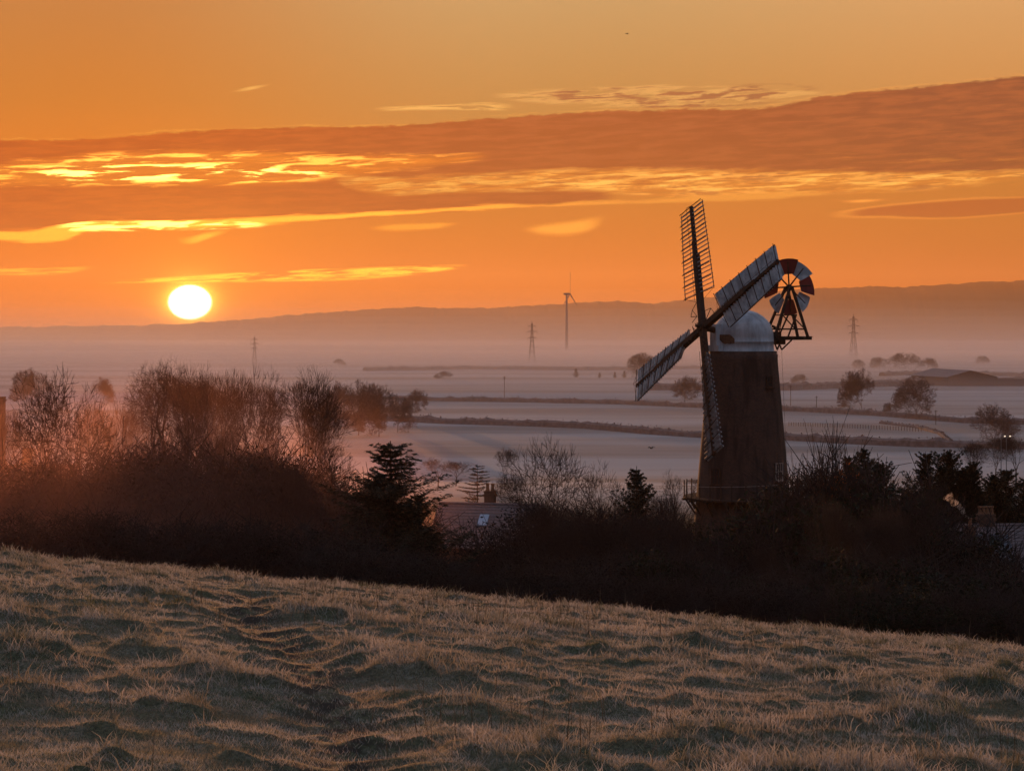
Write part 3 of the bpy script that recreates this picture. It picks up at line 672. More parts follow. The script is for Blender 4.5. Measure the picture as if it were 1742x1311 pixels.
# ---- conifers
def conifer_mesh(key, seed, H, W, tips=1, style='spruce'):
    rnd = random.Random(seed); r = np.random.default_rng(seed); tr, br, V, Fs, k = [], [], [], [], 0
    def spire(cx, cy, h, w_, z0=0.0):
        nonlocal k
        tr.append((cx, cy, z0, cx, cy, z0 + h * .98, .035 * w_ + .04, .02)); z = z0 + h * .06
        while z < z0 + h * .97:
            q = (z - z0) / h; prof = (1.0 - q) ** (.62 if style != 'cedar' else .45) * w_ * (.8 + .4 * math.sin(q * 23 + seed) * .5)
            for _ in range(8 if style != 'cedar' else 5):
                a = rnd.uniform(0, 6.28); L = prof * rnd.uniform(.45, 1.2)
                up = {'spruce': .28, 'cypress': .9, 'cedar': .12}[style] * rnd.uniform(.6, 1.3); dr = {'spruce': -.30, 'cypress': .0, 'cedar': -.05}[style]
                p0 = np.array((cx, cy, z)); n_ = max(4, int(L / .16)); prev = p0
                for j in range(1, n_ + 1):
                    t_ = j / n_; p = p0 + np.array((math.cos(a) * L * t_, math.sin(a) * L * t_, L * (up * t_ + dr * t_ * (1 - t_) * 2)))
                    br.append((*prev, *p, .02 * (1 - t_) + .006, .02 * (1 - t_) + .004)); prev = p
                    m_ = 24
                    ww = .30 * min(1, (1.3 - t_)) * min(L, 1.8) * .5 + .045
                    V.append((p, m_, ww, (math.cos(a), math.sin(a), up * .6 + dr * .5)))
            z += h * (.028 if style != 'cedar' else .05) * (1.15 - .5 * q)
    spire(0, 0, H, W)
    for i_ in range(tips - 1):
        a = rnd.uniform(0, 6.28); d = W * rnd.uniform(.35, .6); spire(math.cos(a) * d, math.sin(a) * d * .6, H * rnd.uniform(.72, .93), W * .62)
    P, SZ, N_ = [], [], sum(q[1] for q in V)
    base_ = np.repeat(np.array([q[0] for q in V]), [q[1] for q in V], axis=0); ww = np.repeat(np.array([q[2] for q in V]), [q[1] for q in V]); bd = np.repeat(np.array([q[3] for q in V]), [q[1] for q in V], axis=0)
    off = r.normal(size=(N_, 3)) * ww[:, None] * (np.array([[.6, .6, .42]]) if style != 'cedar' else np.array([[.8, .8, .18]]))
    p = base_ + off * .8; a = bd + r.normal(size=(N_, 3)) * .45; a[:, 2] += (.4 if style == 'cypress' else -.12); a /= np.linalg.norm(a, axis=1, keepdims=True)
    b_ = np.cross(a, r.normal(size=(N_, 3))); b_ /= np.linalg.norm(b_, axis=1, keepdims=True); sz = .062 * (.5 + 1.0 * r.random((N_, 1)))
    v = np.stack([p - a * sz, p + b_ * sz * .25, p + a * sz, p - b_ * sz * .25], 1).reshape(-1, 3)
    fo = link_mesh('crown', v, np.arange(4 * N_).reshape(-1, 4), m_needle)
    va, fa = tubes(tr + br); st = link_mesh('trunk', va, fa, m_bark); TREE_MESH[key] = (st.data, fo.data, H)
    for o in (st, fo): bpy.data.objects.remove(o)
conifer_mesh('spruce', 3, 11, 4.6, 1, 'spruce'); conifer_mesh('cedar', 5, 9, 3.6, 1, 'cedar'); conifer_mesh('fir', 8, 9, 3.4, 1, 'spruce')
conifer_mesh('cypress1', 11, 10, 2.8, 4, 'cypress'); conifer_mesh('cypress2', 13, 9, 3.2, 5, 'cypress'); conifer_mesh('spruce2', 18, 8, 3.2, 2, 'spruce')
GC = 'evergreen conifers'
for nm, key, px, top, Y, ws, rz, lb in [
    ('spruce_tree', 'spruce', 664, 742, 98, 1.55, .5, 'tall ragged dark spruce left of the tiled house'),
    ('spruce_tree', 'spruce2', 706, 832, 103, .9, 1.5, 'low dark conifer against the right side of the ragged spruce'),
    ('spruce_tree', 'spruce2', 636, 804, 106, .8, 2.5, 'dark conifer shoulder on the left side of the ragged spruce'),
    ('cedar_tree', 'cedar', 812, 786, 160, 1.0, .2, 'flat-layered cedar behind the chimney of the tiled house'),
    ('fir_tree', 'fir', 1083, 786, 112, .8, .9, 'pointed conifer left of the windmill'),
    ('fir_tree', 'fir', 1470, 752, 124, .8, 2.1, 'tallest pointed conifer right of the windmill'),
    ('cypress_tree', 'cypress1', 1446, 772, 125, .8, .3, 'conifer with several tips on the left flank of the tallest right one'),
    ('cypress_tree', 'cypress2', 1498, 784, 122, .9, 1.3, 'rounded conifer on the right flank of the tallest right one'),
    ('cypress_tree', 'cypress1', 1574, 766, 128, 1.0, 3.1, 'many-tipped dark conifer, first of the screen behind the smoke'),
    ('cypress_tree', 'cypress2', 1612, 765, 130, 1.0, 4.0, 'broad many-tipped conifer in the middle of the screen behind the smoke'),
    ('cypress_tree', 'cypress1', 1655, 782, 129, 1.0, 5.0, 'lower many-tipped conifer at the right end of the screen'),
    ('spruce_tree', 'spruce2', 1712, 792, 138, 1.0, 0.0, 'dark conifer above the right-hand roof'),
    ('cypress_tree', 'cypress2', 1690, 806, 133, 1.0, .8, 'low dark conifer behind the big chimney on the right'),
    ('spruce_tree', 'spruce2', 1745, 806, 136, 1.0, 2.0, 'dark conifer cut by the right picture edge'),
]: stand(nm, key, px, top, Y, ws * 1.0, rz, lb, 'conifer', GC)

# ------------------------------------------------------------------ houses
m_tile = material('roof_tile', (.20, .15, .15), .75, .35, 6, bump=.5, stretch=(1, 1, 6))
m_frosttile = material('frosted_tile', (.12, .13, .16), .6, .35, 5, stretch=(1, 1, 5))
m_wall = material('house_brick', (.16, .085, .06), .85, .3, 5); m_white = material('white_frame', (.62, .62, .62), .5, .1, 3)
m_pot = material('clay_pot', (.30, .13, .07), .7, .3, 4); m_glass = material('dark_glass', (.03, .035, .04), .1, .2, 2, spec=.6)
m_pale = material('skylight_glass', (.35, .42, .52), .15, .1, 2, spec=.8)
def house(px, Y, zr, L, D_, zb, rz, label, mat=m_tile, rise=2.4, courses=14):
    "gable house with its ridge along local X; zr ridge height"
    x, y_ = place(px, Y); e = empty('house', (x, y_, zb), label, 'house', None, rz); hr = zr - zb; he = hr - rise
    b = MB(); hx, hy = L / 2 - .25, D_ / 2 - .3
    b.add([(-hx, -hy, 0), (hx, -hy, 0), (hx, hy, 0), (-hx, hy, 0), (-hx, -hy, he), (hx, -hy, he), (hx, hy, he), (-hx, hy, he), (-hx, 0, hr - .2), (hx, 0, hr - .2)],
          [(0, 1, 5, 4), (2, 3, 7, 6), (1, 2, 6, 9, 5), (3, 0, 4, 8, 7)]); b.build('wall', m_wall, e)
    r_ = MB()                                            # overlapping tile courses on both slopes
    for sgn in (-1, 1):
        for i_ in range(courses):
            t0, t1 = i_ / courses, (i_ + 1) / courses + .01
            y0, y1 = sgn * (D_ / 2) * (1 - t0), sgn * (D_ / 2) * (1 - t1); z0, z1 = he - .15 + (rise + .15) * t0, he - .15 + (rise + .15) * t1
            r_.add([(-L / 2, y0, z0 + .05), (L / 2, y0, z0 + .05), (L / 2, y1, z1), (-L / 2, y1, z1), (-L / 2, y0, z0 - .03), (L / 2, y0, z0 - .03)],
                   [(0, 1, 2, 3), (4, 5, 1, 0)])
    r_.bar((-L / 2, 0, hr + .02), (L / 2, 0, hr + .02), .11, n=8)
    rf = r_.build('roof', mat, e)
    return e, rf, hr, he
def chimney(parent, x, y_, z0, z1, w_, d_, pots):
    b = MB(); b.box((x, y_, (z0 + z1) / 2), (w_, d_, z1 - z0)); b.box((x, y_, z1 - .22), (w_ + .12, d_ + .12, .16)); b.box((x, y_, z1 + .02), (w_ + .06, d_ + .06, .1))
    c = b.build('chimney', m_wall, parent)
    for i_ in range(pots):
        q = MB(); ox = (i_ - (pots - 1) / 2) * (w_ / max(pots, 1)); q.lathe([(.13, z1 + .07), (.15, z1 + .12), (.11, z1 + .2), (.10, z1 + .45), (.14, z1 + .5), (.14, z1 + .56), (.10, z1 + .56)], 12, (x + ox, y_))
        q.build('chimney_pot', m_pot, c)
    return c
hx_, hy_ = place(836, 128); zb = gz(hx_, hy_) - .3
e, rf, hr, he = house(836, 128, (HY - 858) / F * 128, 7.2, 6.6, zb, R(-14), 'tiled brown-roofed house with a skylight left of the broad bare tree')
chimney(rf, -.35, 1.0, hr - 1.2, hr + .75, .7, .5, 2)
b = MB(); q = Matrix.Rotation(math.atan2(2.4, 3.3), 3, 'X'); b.box((-.2, -1.35, hr - .90), (.62, 1.05, .10), q); sk = b.build('skylight', m_pale, rf)
b = MB(); b.box((1.9, -3.32, he - .45), (.9, .08, .9)); wn = b.build('window', m_glass, e)
b = MB()
for ox in (-.5, 0, .5): b.box((1.9 + ox, -3.38, he - .45), (.07, .06, 1.0))
for oz in (-.5, .5): b.box((1.9, -3.38, he - .45 + oz), (1.0, .06, .07))
b.build('window_frame', m_white, wn)
b = MB(); b.box((-.9, -3.1, he - .12), (5.2, .1, .12)); b.build('gutter', m_white, e)
b = MB(); b.add([(2.3, -3.0, he), (3.3, -3.0, he), (3.3, -3.0, he + 1.0), (2.3, -3.0, he + 1.0), (2.8, -3.0, he + 1.5), (2.3, -.9, he + 1.0), (3.3, -.9, he + 1.0), (2.8, -.9, he + 1.5)],
               [(0, 1, 2, 4, 3), (3, 4, 7, 5), (4, 2, 6, 7), (0, 3, 5), (1, 6, 2)]); dm = b.build('dormer', m_tile, rf)
hx_, hy_ = place(30, 165); zb = gz(hx_, hy_) - .3
e, rf, hr, he = house(46, 165, (HY - 792) / F * 165, 9, 7, zb, R(6), 'dark gabled house with a small chimney at the left edge')
chimney(rf, .0, .2, hr - 1, hr + 1.45, .8, .6, 0)
hx_, hy_ = place(-8, 150); zb = gz(hx_, hy_) - .3
e, rf, hr, he = house(-60, 150, (HY - 742) / F * 150, 5.2, 6, zb, R(0), 'house cut by the left picture edge with a tall square chimney')
chimney(rf, 2.55, .0, he - 1.0, (HY - 676) / F * 150 - zb, 1.0, .9, 0)
zb = gz(*place(1712, 122)) - .3
e, rf, hr, he = house(1725, 122, (HY - 893) / F * 122, 7.6, 6.4, zb, R(4), 'low long-roofed house with a big brick chimney at the right edge')
chimney(rf, -1.75, .2, hr - .8, hr + .62, 1.0, .7, 4)
zb = gz(*place(1655, 119)) - .3
e, rf, hr, he = house(1668, 119, (HY - 912) / F * 119, 3.4, 4.4, zb, R(4), 'small frosted roof with the smoking chimney on the right', m_frosttile, 1.4, 9)
c = chimney(rf, -.62, .1, hr - .6, hr + .55, .55, .5, 1)
# smoke
SX, SY = place(1651, 119); SZ = (HY - 886) / F * 119
b = MB(); n = 16; pts = []
for i_ in range(13):
    q = i_ / 12; c0 = Vector((SX - 1.42 * q ** 1.05 - .05 * math.sin(q * 9), SY + .1 * math.sin(q * 7), SZ + 1.55 * q ** .9)); pts.append((c0, .05 + .23 * q ** .8 * (1 + .25 * math.sin(q * 21))))
vs, fs = [], []
for c0, r_ in pts:
    for k_ in range(n): t_ = 2 * math.pi * k_ / n; rr = r_ * (1 + .22 * math.sin(3 * t_ + c0.z * 9)); vs.append((c0.x + rr * math.cos(t_) * .8, c0.y + rr * math.sin(t_), c0.z + rr * math.cos(t_) * .65))
for j in range(len(pts) - 1):
    for k_ in range(n): fs.append((j * n + k_, j * n + (k_ + 1) % n, (j + 1) * n + (k_ + 1) % n, (j + 1) * n + k_))
fs += [tuple(range(n))[::-1], tuple(range((len(pts) - 1) * n, len(pts) * n))]
mv = bpy.data.materials.new('smoke'); mv.use_nodes = True; t = NT(mv.node_tree); t.n.clear()
vp = t.n.new('ShaderNodeVolumePrincipled'); vp.inputs['Anisotropy'].default_value = .35; vp.inputs['Color'].default_value = (.95, .85, .78, 1)
pz = t.n.new('ShaderNodeNewGeometry').outputs['Position']; t.put(vp.inputs['Density'], t.m('MULTIPLY', t.ss(t.noise(pz, 4.0, 4, .6), .38, .62), 2.6))
t.l.new(vp.outputs[0], t.n.new('ShaderNodeOutputMaterial').inputs['Volume'])
sm = link_mesh('smoke', vs, fs, mv); tag(sm, 'lit smoke plume drifting left from the small chimney on the right', 'smoke', kind='stuff')

# ------------------------------------------------------------------ windmill
MY = 150.0; MX = (1264 - CX) / F * MY; MZ = gz(MX, MY) - .1
def mz(py): return (HY - py) / F * MY - MZ           # height above the mill's base of a row on its axis
mill = empty('windmill', (MX, MY, MZ), 'brick tower windmill with a white domed cap and four shuttered sails', 'windmill')
mb_ = bpy.data.materials.new('old_brick'); mb_.use_nodes = True; t = NT(mb_.node_tree); bs = t.n['Principled BSDF']; bs.inputs['Roughness'].default_value = .9
oc = t.n.new('ShaderNodeTexCoord').outputs['Object']; so = t.n.new('ShaderNodeSeparateXYZ'); t.put(so.inputs[0], oc)
bv = t.vec(t.m('MULTIPLY', t.m('ARCTAN2', so.outputs[0], so.outputs[1]), 3.2), so.outputs[2])
bt = t.n.new('ShaderNodeTexBrick'); t.put(bt.inputs['Vector'], bv); bt.inputs['Scale'].default_value = 3.0
bt.inputs['Color1'].default_value = (.080, .036, .027, 1); bt.inputs['Color2'].default_value = (.030, .017, .014, 1); bt.inputs['Mortar'].default_value = (.085, .07, .06, 1); bt.inputs['Mortar Size'].default_value = .02
nb = t.noise(oc, .55, 5, .65); st_ = t.n.new('ShaderNodeVectorMath'); st_.operation = 'MULTIPLY'; t.put(st_.inputs[0], oc); st_.inputs[1].default_value = (1.2, 1.2, .16)
nb2 = t.noise(st_.outputs[0], 1.0, 4, .6)
cb = t.mix(t.m('MULTIPLY', t.ss(nb2, .46, .60), .85), bt.outputs[0], (.016, .012, .011, 1))
cb = t.mix(t.m('MULTIPLY', t.ss(nb, .5, .7), .5), cb, (.10, .052, .038, 1)); t.put(bs.inputs['Base Color'], cb)
bp = t.n.new('ShaderNodeBump'); bp.inputs['Strength'].default_value = .5; bp.inputs['Distance'].default_value = .02; t.put(bp.inputs['Height'], bt.outputs[1]); t.l.new(bp.outputs[0], bs.inputs['Normal'])
m_paint = material('weathered_white_paint', (.50, .54, .60), .6, .45, 1.1, bump=.25, stretch=(1, 1, .35)); m_tar = material('tarred_timber', (.045, .03, .025), .8, .4, 4)
m_red = material('red_vane_paint', (.16, .02, .02), .6, .25, 2); m_shut = material('shutter_canvas', (.44, .48, .53), .6, .45, 1.3, bump=.1)
m_brown = material('bare_board', (.16, .09, .06), .8, .4, 5); m_rope = material('pale_rail', (.34, .28, .25), .6, .2, 3)
ztop = mz(597)
PXM = MY / F
prof = [(4.05, 0), (3.98, .8), (3.60, mz(845)), (3.3, mz(770)), (2.98, mz(690)), (2.66, mz(612)), (2.68, ztop - .25), (2.60, ztop - .24), (2.60, ztop)]
b = MB(); b.lathe(prof, 72); tower = b.build('tower', mb_, mill, True)
def tower_r(z): return float(np.interp(z, [p[1] for p in prof], [p[0] for p in prof]))
def tower_window(az, z, w_, h_, sill=True):
    r_ = tower_r(z); t_ = az; nrm = Vector((math.sin(t_), -math.cos(t_), 0)); tx = Vector((math.cos(t_), math.sin(t_), 0)); c = nrm * (r_ - .02) + Vector((0, 0, z))
    M = Matrix((tx, -nrm, Vector((0, 0, 1)))).transposed()
    b = MB(); b.box(c, (w_, .14, h_), M); w1 = b.build('window', m_glass, tower)
    b = MB()
    for ox in (-w_ / 2, -w_ / 6, w_ / 6, w_ / 2): b.box(c + tx * ox + nrm * .08, (.05 if abs(ox) < w_ * .4 else .09, .06, h_ + .08), M)
    for oz in (-h_ / 2, 0, h_ / 2): b.box(c + Vector((0, 0, oz)) + nrm * .085, (w_ + .1, .055, .06), M)
    if sill: b.box(c + nrm * .12 + Vector((0, 0, -h_ / 2 - .08)), (w_ + .3, .24, .09), M)
    b.build('window_frame', m_rope if az > 0 and w_ > .7 else m_tar, w1)
tower_window(math.asin(54 * PXM / 3.45), mz(798), .8, 1.25); tower_window(math.asin(39 * PXM / 2.9), mz(648), .55, .8); tower_window(-math.asin(52 * PXM / 3.5), mz(806), .75, 1.15)
b = MB(); b.box((.3, -4.0, 1.05), (1.1, .25, 2.1)); b.build('door', m_tar, tower)
# cap, built with local X pointing to the fantail
A_ = Vector((-.03413, .47236, .88074)).normalized(); B_ = Vector((.4222, -.79195, .4411)); B_ = (B_ - A_ * A_.dot(B_)).normalized(); NN = A_.cross(B_)   # NN points back along the windshaft
fdir = Vector((NN.x, NN.y, 0)).normalized(); sdir = Vector((-fdir.y, fdir.x, 0)); CM = Matrix((fdir, sdir, Vector((0, 0, 1)))).transposed()
zb_, zd = mz(598), mz(572); rx = 51.5 * PXM; rzc = 45 * PXM
cp = [(rx + .12, zb_ - .10), (rx + .12, zb_ - .02), (rx + .04, zb_), (rx + .02, mz(581) - .015), (rx + .05, mz(581)), (rx + .02, mz(581) + .015), (rx, zd)]
for i_ in range(1, 22):
    a = math.pi / 2 * i_ / 22; cp.append((rx * math.cos(a), zd + rzc * math.sin(a)))
    if i_ == 7: cp[-1] = (rx * math.cos(a) + .03, zd + rzc * math.sin(a))
cp.append((.03, zd + rzc))
b = MB(); b.lathe(cp, 64); cap = b.build('cap', m_paint, mill, True)
b = MB(); b.lathe([(.02, zd + rzc - .05), (.09, zd + rzc), (.12, zd + rzc + .12), (.05, zd + rzc + .2), (.07, zd + rzc + .3), (.01, zd + rzc + .36)], 16); b.build('finial', m_paint, cap)
HUB = Vector(((1197.6 - CX) / F * (MY - 1.6) - MX, -1.6, (HY - 556.5) / F * (MY - 1.6) - MZ))
# front of the cap: weather beam housing, storm hatch, worn brown boards
b = MB(); fr = -fdir
b.box(fr * 2.42 + Vector((0, 0, mz(570))), (.42, 1.0, 1.7), CM); b.box(fr * 2.45 + Vector((0, 0, mz(592))), (.4, 1.8, .45), CM); b.build('breast_housing', m_paint, cap)
b = MB(); camdir = Vector((0, -1, 0))
az_ = -.62
def on_cap(az, z, off=.06):
    return Vector((math.sin(az) * (rx + off), -math.cos(az) * (rx + off), z))
vs = []; fsq = []; cols = 9
top_ = [569, 569, 569, 569, 569, 569, 569, 572, 576]; bot_ = [577, 577, 579, 583, 585, 584, 585, 584, 584]
for i_ in range(cols):
    px_ = 1215.5 + i_ * 3.6; az = math.asin(max(-1, min(1, (px_ - 1264) * PXM / rx)))
    for py_, of in ((top_[i_], .05), (bot_[i_], .05), (top_[i_], .01), (bot_[i_], .01)): vs.append(on_cap(az, mz(py_), of))
for i_ in range(cols - 1):
    k_ = i_ * 4; fsq += [(k_, k_ + 1, k_ + 5, k_ + 4), (k_, k_ + 4, k_ + 6, k_ + 2), (k_ + 1, k_ + 3, k_ + 7, k_ + 5)]
fsq += [(0, 2, 3, 1), ((cols - 1) * 4, (cols - 1) * 4 + 1, (cols - 1) * 4 + 3, (cols - 1) * 4 + 2)]
b.add(vs, fsq); b.build('worn_board', m_brown, cap)
b = MB(); b.bar(fr * 1.0 + Vector((0, 0, HUB.z - .55)), HUB + NN * -.35, .26, .24, 12); b.build('windshaft', m_tar, cap)
b = MB(); b.bar(HUB + NN * -.45, HUB + NN * .25, .36, .36, 10); b.bar(HUB + NN * -.75, HUB + NN * -.45, .10, .16, 8); b.build('poll_end', m_tar, cap)
# sails: local Z out along the stock, X across (trailing side), Y back along the shaft
def sail_meshes():
    st, frm, sh = MB(), MB(), MB()
    def weather(r_): return R(22 - 17 * (r_ - 3) / 8)
    def P(r_, s_, yo=0): ph = weather(r_); return Vector((s_ * math.cos(ph), s_ * math.sin(ph) + yo, r_))   # -X side swings forward (toward -Y)
    def Q(r_, s_, yo=0): ph = weather(max(r_, 3)); return Vector((s_ * math.cos(ph), s_ * math.sin(ph) + yo, r_))
    st.beam((0, 0, -.25), (0, 0, 6.4), .46, .42, (1, 0, 0)); st.beam((0, -.12, 3.2), (0, -.10, 7.6), .30, .22, (1, 0, 0)); st.beam((0, -.05, 6.2), (0, -.05, 10.78), .24, .20, (1, 0, 0))
    r0, r1, W = 2.85, 10.70, 1.40; nb_ = 7; bay = (r1 - r0) / nb_
    for sg in (-1, 1):
        for k_ in range(14): a0, a1 = r0 + (r1 - r0) * k_ / 14, r0 + (r1 - r0) * (k_ + 1) / 14; frm.beam(Q(a0, sg * W), Q(a1, sg * W), .05, .05, (1, 0, 0)); frm.beam(Q(a0, sg * .17), Q(a1, sg * .17), .04, .05, (1, 0, 0))
        for k_ in range(nb_ * 3):
            rc = r0 + bay * (k_ + .5) / 3; ph = weather(rc); wx = Vector((math.cos(ph), math.sin(ph), 0)); nrm = Vector((-math.sin(ph), math.cos(ph), 0))
            th = R(56); up = Vector((0, 0, 1)) * math.cos(th) + nrm * math.sin(th)      # chord direction: outer edge swung back, shutter open
            c = wx * (sg * (W + .17) / 2) + Vector((0, 0, rc)); hw = (W - .20) / 2; ch = .178; th_ = up.cross(wx).normalized() * .030
            vs = [c + wx * (i_ * hw) + up * (j * ch) + th_ * k2 for k2 in (-1, 1) for i_, j in ((-1, -1), (1, -1), (1, 1), (-1, 1))]
            sh.add(vs, [(3, 2, 1, 0), (4, 5, 6, 7), (0, 1, 5, 4), (1, 2, 6, 5), (2, 3, 7, 6), (3, 0, 4, 7)])
            frm.beam(c - wx * (sg * hw), c + wx * (sg * (hw + .06)), .02, .02, (0, 0, 1))
    for k_ in range(nb_ + 1):
        a0 = r0 + bay * k_; frm.beam(Q(a0, -W - .04, -.16), Q(a0, W + .04, -.16), .035, .05, (0, 0, 1))
    frm.bar(Q(r1, -W), Q(r1 - .2, 0, -.5), .012); frm.bar(Q(r1, W), Q(r1 - .2, 0, -.5), .012); frm.bar(Q(r1 - .2, 0, -.5), Q(2.2, .0, -.5), .018)
    for k_ in range(8): frm.bar(Q(r0 + k_ * 1.1, 0, -.5), Q(r0 + k_ * 1.1 + .3, 0, -.08), .014)
    frm.bar(Q(2.95, W), Q(2.1, .0, 0), .016); frm.bar(Q(2.95, -W), Q(2.1, .0, 0), .016)
    # striking gear triangle near the hub
    a, b2, c2 = Vector((-.1, -.35, .9)), Vector((-.75, -.5, 1.15)), Vector((-.7, -.35, 1.75))
    for p_, q_ in ((a, b2), (b2, c2), (c2, a), (c2, Vector((-.1, -.3, 2.1))), (a, Vector((0, -.9, .2)))): frm.bar(p_, q_, .03)
    return st, frm, sh
st, frm, sh = sail_meshes()
s0 = st.build('sail', m_tar, mill); f0 = frm.build('sail_frame', m_tar, s0); h0 = sh.build('shutters', m_shut, s0)
arms = [(A_, 'upright sail with open dark slats against the sky'), (B_, 'sail reaching up to the right across the cap and fantail'),
        (-A_, 'sail hanging down in front of the brick tower'), (-B_, 'sail reaching down to the left')]
for k_, (d, lb) in enumerate(arms):
    e1 = NN.cross(d).normalized() * -1
    e1 = d.cross(NN) * -1 if False else (NN.cross(d)).normalized()
    M = Matrix((e1, NN, d)).transposed()                       # X, Y(back), Z(out)
    if M.determinant() < 0: M = Matrix((-e1, NN, d)).transposed()
    if k_ == 0: so_, fo_, ho_ = s0, f0, h0
    else:
        so_ = s0.copy(); fo_ = f0.copy(); ho_ = h0.copy()
        for o in (so_, fo_, ho_): COL.objects.link(o)
        fo_.parent = so_; ho_.parent = so_; so_.parent = mill
    so_.matrix_local = Matrix.Translation(HUB + NN * (0 if k_ % 2 else -.12)) @ M.to_4x4(); so_['label'] = lb
# fantail
FC = fdir * (83.5 * PXM / fdir.x) + Vector((0, 0, mz(488)))           # centre of the fan wheel
FC.z = (HY - 488) / F * (MY + FC.y) - MZ
fan = MB()
def W3(a, s_, z): return fdir * a + sdir * s_ + Vector((0, 0, z))   # along the cap axis, across, up
zp = (HY - 576) / F * (MY + 2) - MZ; fa = FC.dot(fdir)
for s_ in (-.75, .75):
    fan.beam(W3(fa - 1.75, s_, zp + .1), W3(fa - .10, s_ * .45, FC.z), .19, .17, sdir); fan.beam(W3(fa + 1.25, s_, zp + .1), W3(fa + .05, s_ * .45, FC.z), .19, .17, sdir)
    fan.beam(W3(fa - 1.9 - 1.0, s_, zp), W3(fa + 1.55, s_, zp + .02), .2, .22, sdir)
    fan.beam(W3(fa - 1.5, s_ * .93, zp + .75), W3(fa + 1.0, s_ * .93, zp + .75), .11, .12, sdir)
    fan.beam(W3(fa - .95, s_ * .75, zp + 2.1 - .25), W3(fa + .35, s_ * .75, zp + 1.85), .07, .08, sdir)
    fan.beam(W3(fa - .2, s_ * .85, zp + 1.85), W3(fa + .95, s_ * .95, zp + .8), .07, .08, sdir); fan.beam(W3(fa + .3, s_ * .8, zp + 1.9), W3(fa - .55, s_ * .95, zp + .1), .10, .10, sdir)
for a0 in (-1.6, -1.1, -.5, .1, .7, 1.45): fan.beam(W3(fa + a0, -.95, zp + .16), W3(fa + a0, .95, zp + .16), .22, .06, fdir)
fan.box(W3(fa - 1.35, 0, zp + .3), (.7, 1.0, .5), CM); fan.box(W3(fa - 1.0, 0, zp - .25), (1.0, .6, .4), CM)
for a0 in (-1.25, -.85): fan.beam(W3(fa + a0 - .35, -.3, zp - .1), W3(fa + a0, -.3, zp - .85), .08, .10, sdir); fan.beam(W3(fa + a0 + (.9 if a0 > -1 else .35), -.3, zp - .1), W3(fa + a0, -.3, zp - .85), .08, .10, sdir)
fan.bar(W3(fa - 1.5, .1, zp + 1.0), W3(fa - .95, -.2, zp + .7), .10); fan.bar(W3(fa - .9, 0, zp + .5), W3(fa - .2, 0, FC.z - .7), .035)
fantail = fan.build('fantail', m_tar, mill)
hub_ = MB(); hub_.bar(FC - sdir * .45, FC + sdir * .45, .09, n=8); hub_.bar(FC - sdir * .12, FC + sdir * .12, .2, n=10)
for k_ in range(8):
    t_ = math.pi * 2 * (k_ + .08) / 8; d = fdir * math.cos(t_) + Vector((0, 0, 1)) * math.sin(t_); hub_.bar(FC, FC + d * 1.95, .065, .05)
hub_.build('fan_spider', m_tar, fantail)
for k_ in range(8):
    t_ = math.pi * 2 * (k_ + .08) / 8; d = fdir * math.cos(t_) + Vector((0, 0, 1)) * math.sin(t_); tg = (-fdir * math.sin(t_) + Vector((0, 0, 1)) * math.cos(t_))
    pt = R(20); cr = tg * math.cos(pt) + sdir * math.sin(pt); nr = d.cross(cr).normalized() * .012
    pr = [(1.0, -.42), (1.0, .42), (1.58, .66), (2.08, .84), (2.19, .42), (2.22, 0), (2.19, -.42), (2.08, -.84), (1.58, -.66)]
    vs = [FC + d * a + cr * c_ + nr * s_ for s_ in (-1, 1) for a, c_ in pr]; n_ = len(pr)
    b = MB(); b.add(vs, [tuple(range(n_))[::-1], tuple(range(n_, 2 * n_))] + [(i_, (i_ + 1) % n_, n_ + (i_ + 1) % n_, n_ + i_) for i_ in range(n_)])
    b.build('vane', m_red if k_ % 2 == 0 else m_shut, fantail)
b = MB()
for a0, s_ in ((-1.25, -.3), (-.85, -.3)): b.bar(W3(fa + a0, s_, zp - .85), W3(fa + a0 + .35, s_ - .3, mz(826)), .013, n=3)
b.build('chain', m_tar, fantail)
# stage
zs = mz(845); b = MB()
b.lathe([(3.58, zs - .06), (4.62, zs - .06), (4.62, zs + .06), (3.58, zs + .06)], 48, cap=False)
for k_ in range(16):
    t_ = 2 * math.pi * k_ / 16; d = Vector((math.cos(t_), math.sin(t_), 0)); b.beam(d * 3.5 + Vector((0, 0, zs - .16)), d * 4.7 + Vector((0, 0, zs - .16)), .16, .18, (0, 0, 1)); b.bar(d * 3.68 + Vector((0, 0, zs - 1.3)), d * 4.4 + Vector((0, 0, zs - .2)), .07)
stage = b.build('stage', m_tar, mill)
rc = random.Random(5)
for k_ in range(30):
    b = MB(); t_ = 2 * math.pi * (k_ + .2 * rc.random()) / 30; d = Vector((math.cos(t_), math.sin(t_), 0)) * 4.55; b.beam(d + Vector((0, 0, zs)), d + Vector((0, 0, zs + 1.25)), .08, .08, (1, 0, 0)); b.build('rail_post', m_tar, stage)
b = MB(); b.box((4.05, -1.6, zs + 1.05), (.5, .08, .7)); b.build('stage_board', m_tar, stage)
b = MB()
for k_ in range(60):
    t0, t1 = 2 * math.pi * k_ / 60, 2 * math.pi * (k_ + 1) / 60; zz = lambda t_: zs + 1.12 + .18 * math.cos(t_ + .3)
    b.bar((4.58 * math.cos(t0), 4.58 * math.sin(t0), zz(t0)), (4.58 * math.cos(t1), 4.58 * math.sin(t1), zz(t1)), .016)
b.build('handrail', m_rope, stage)

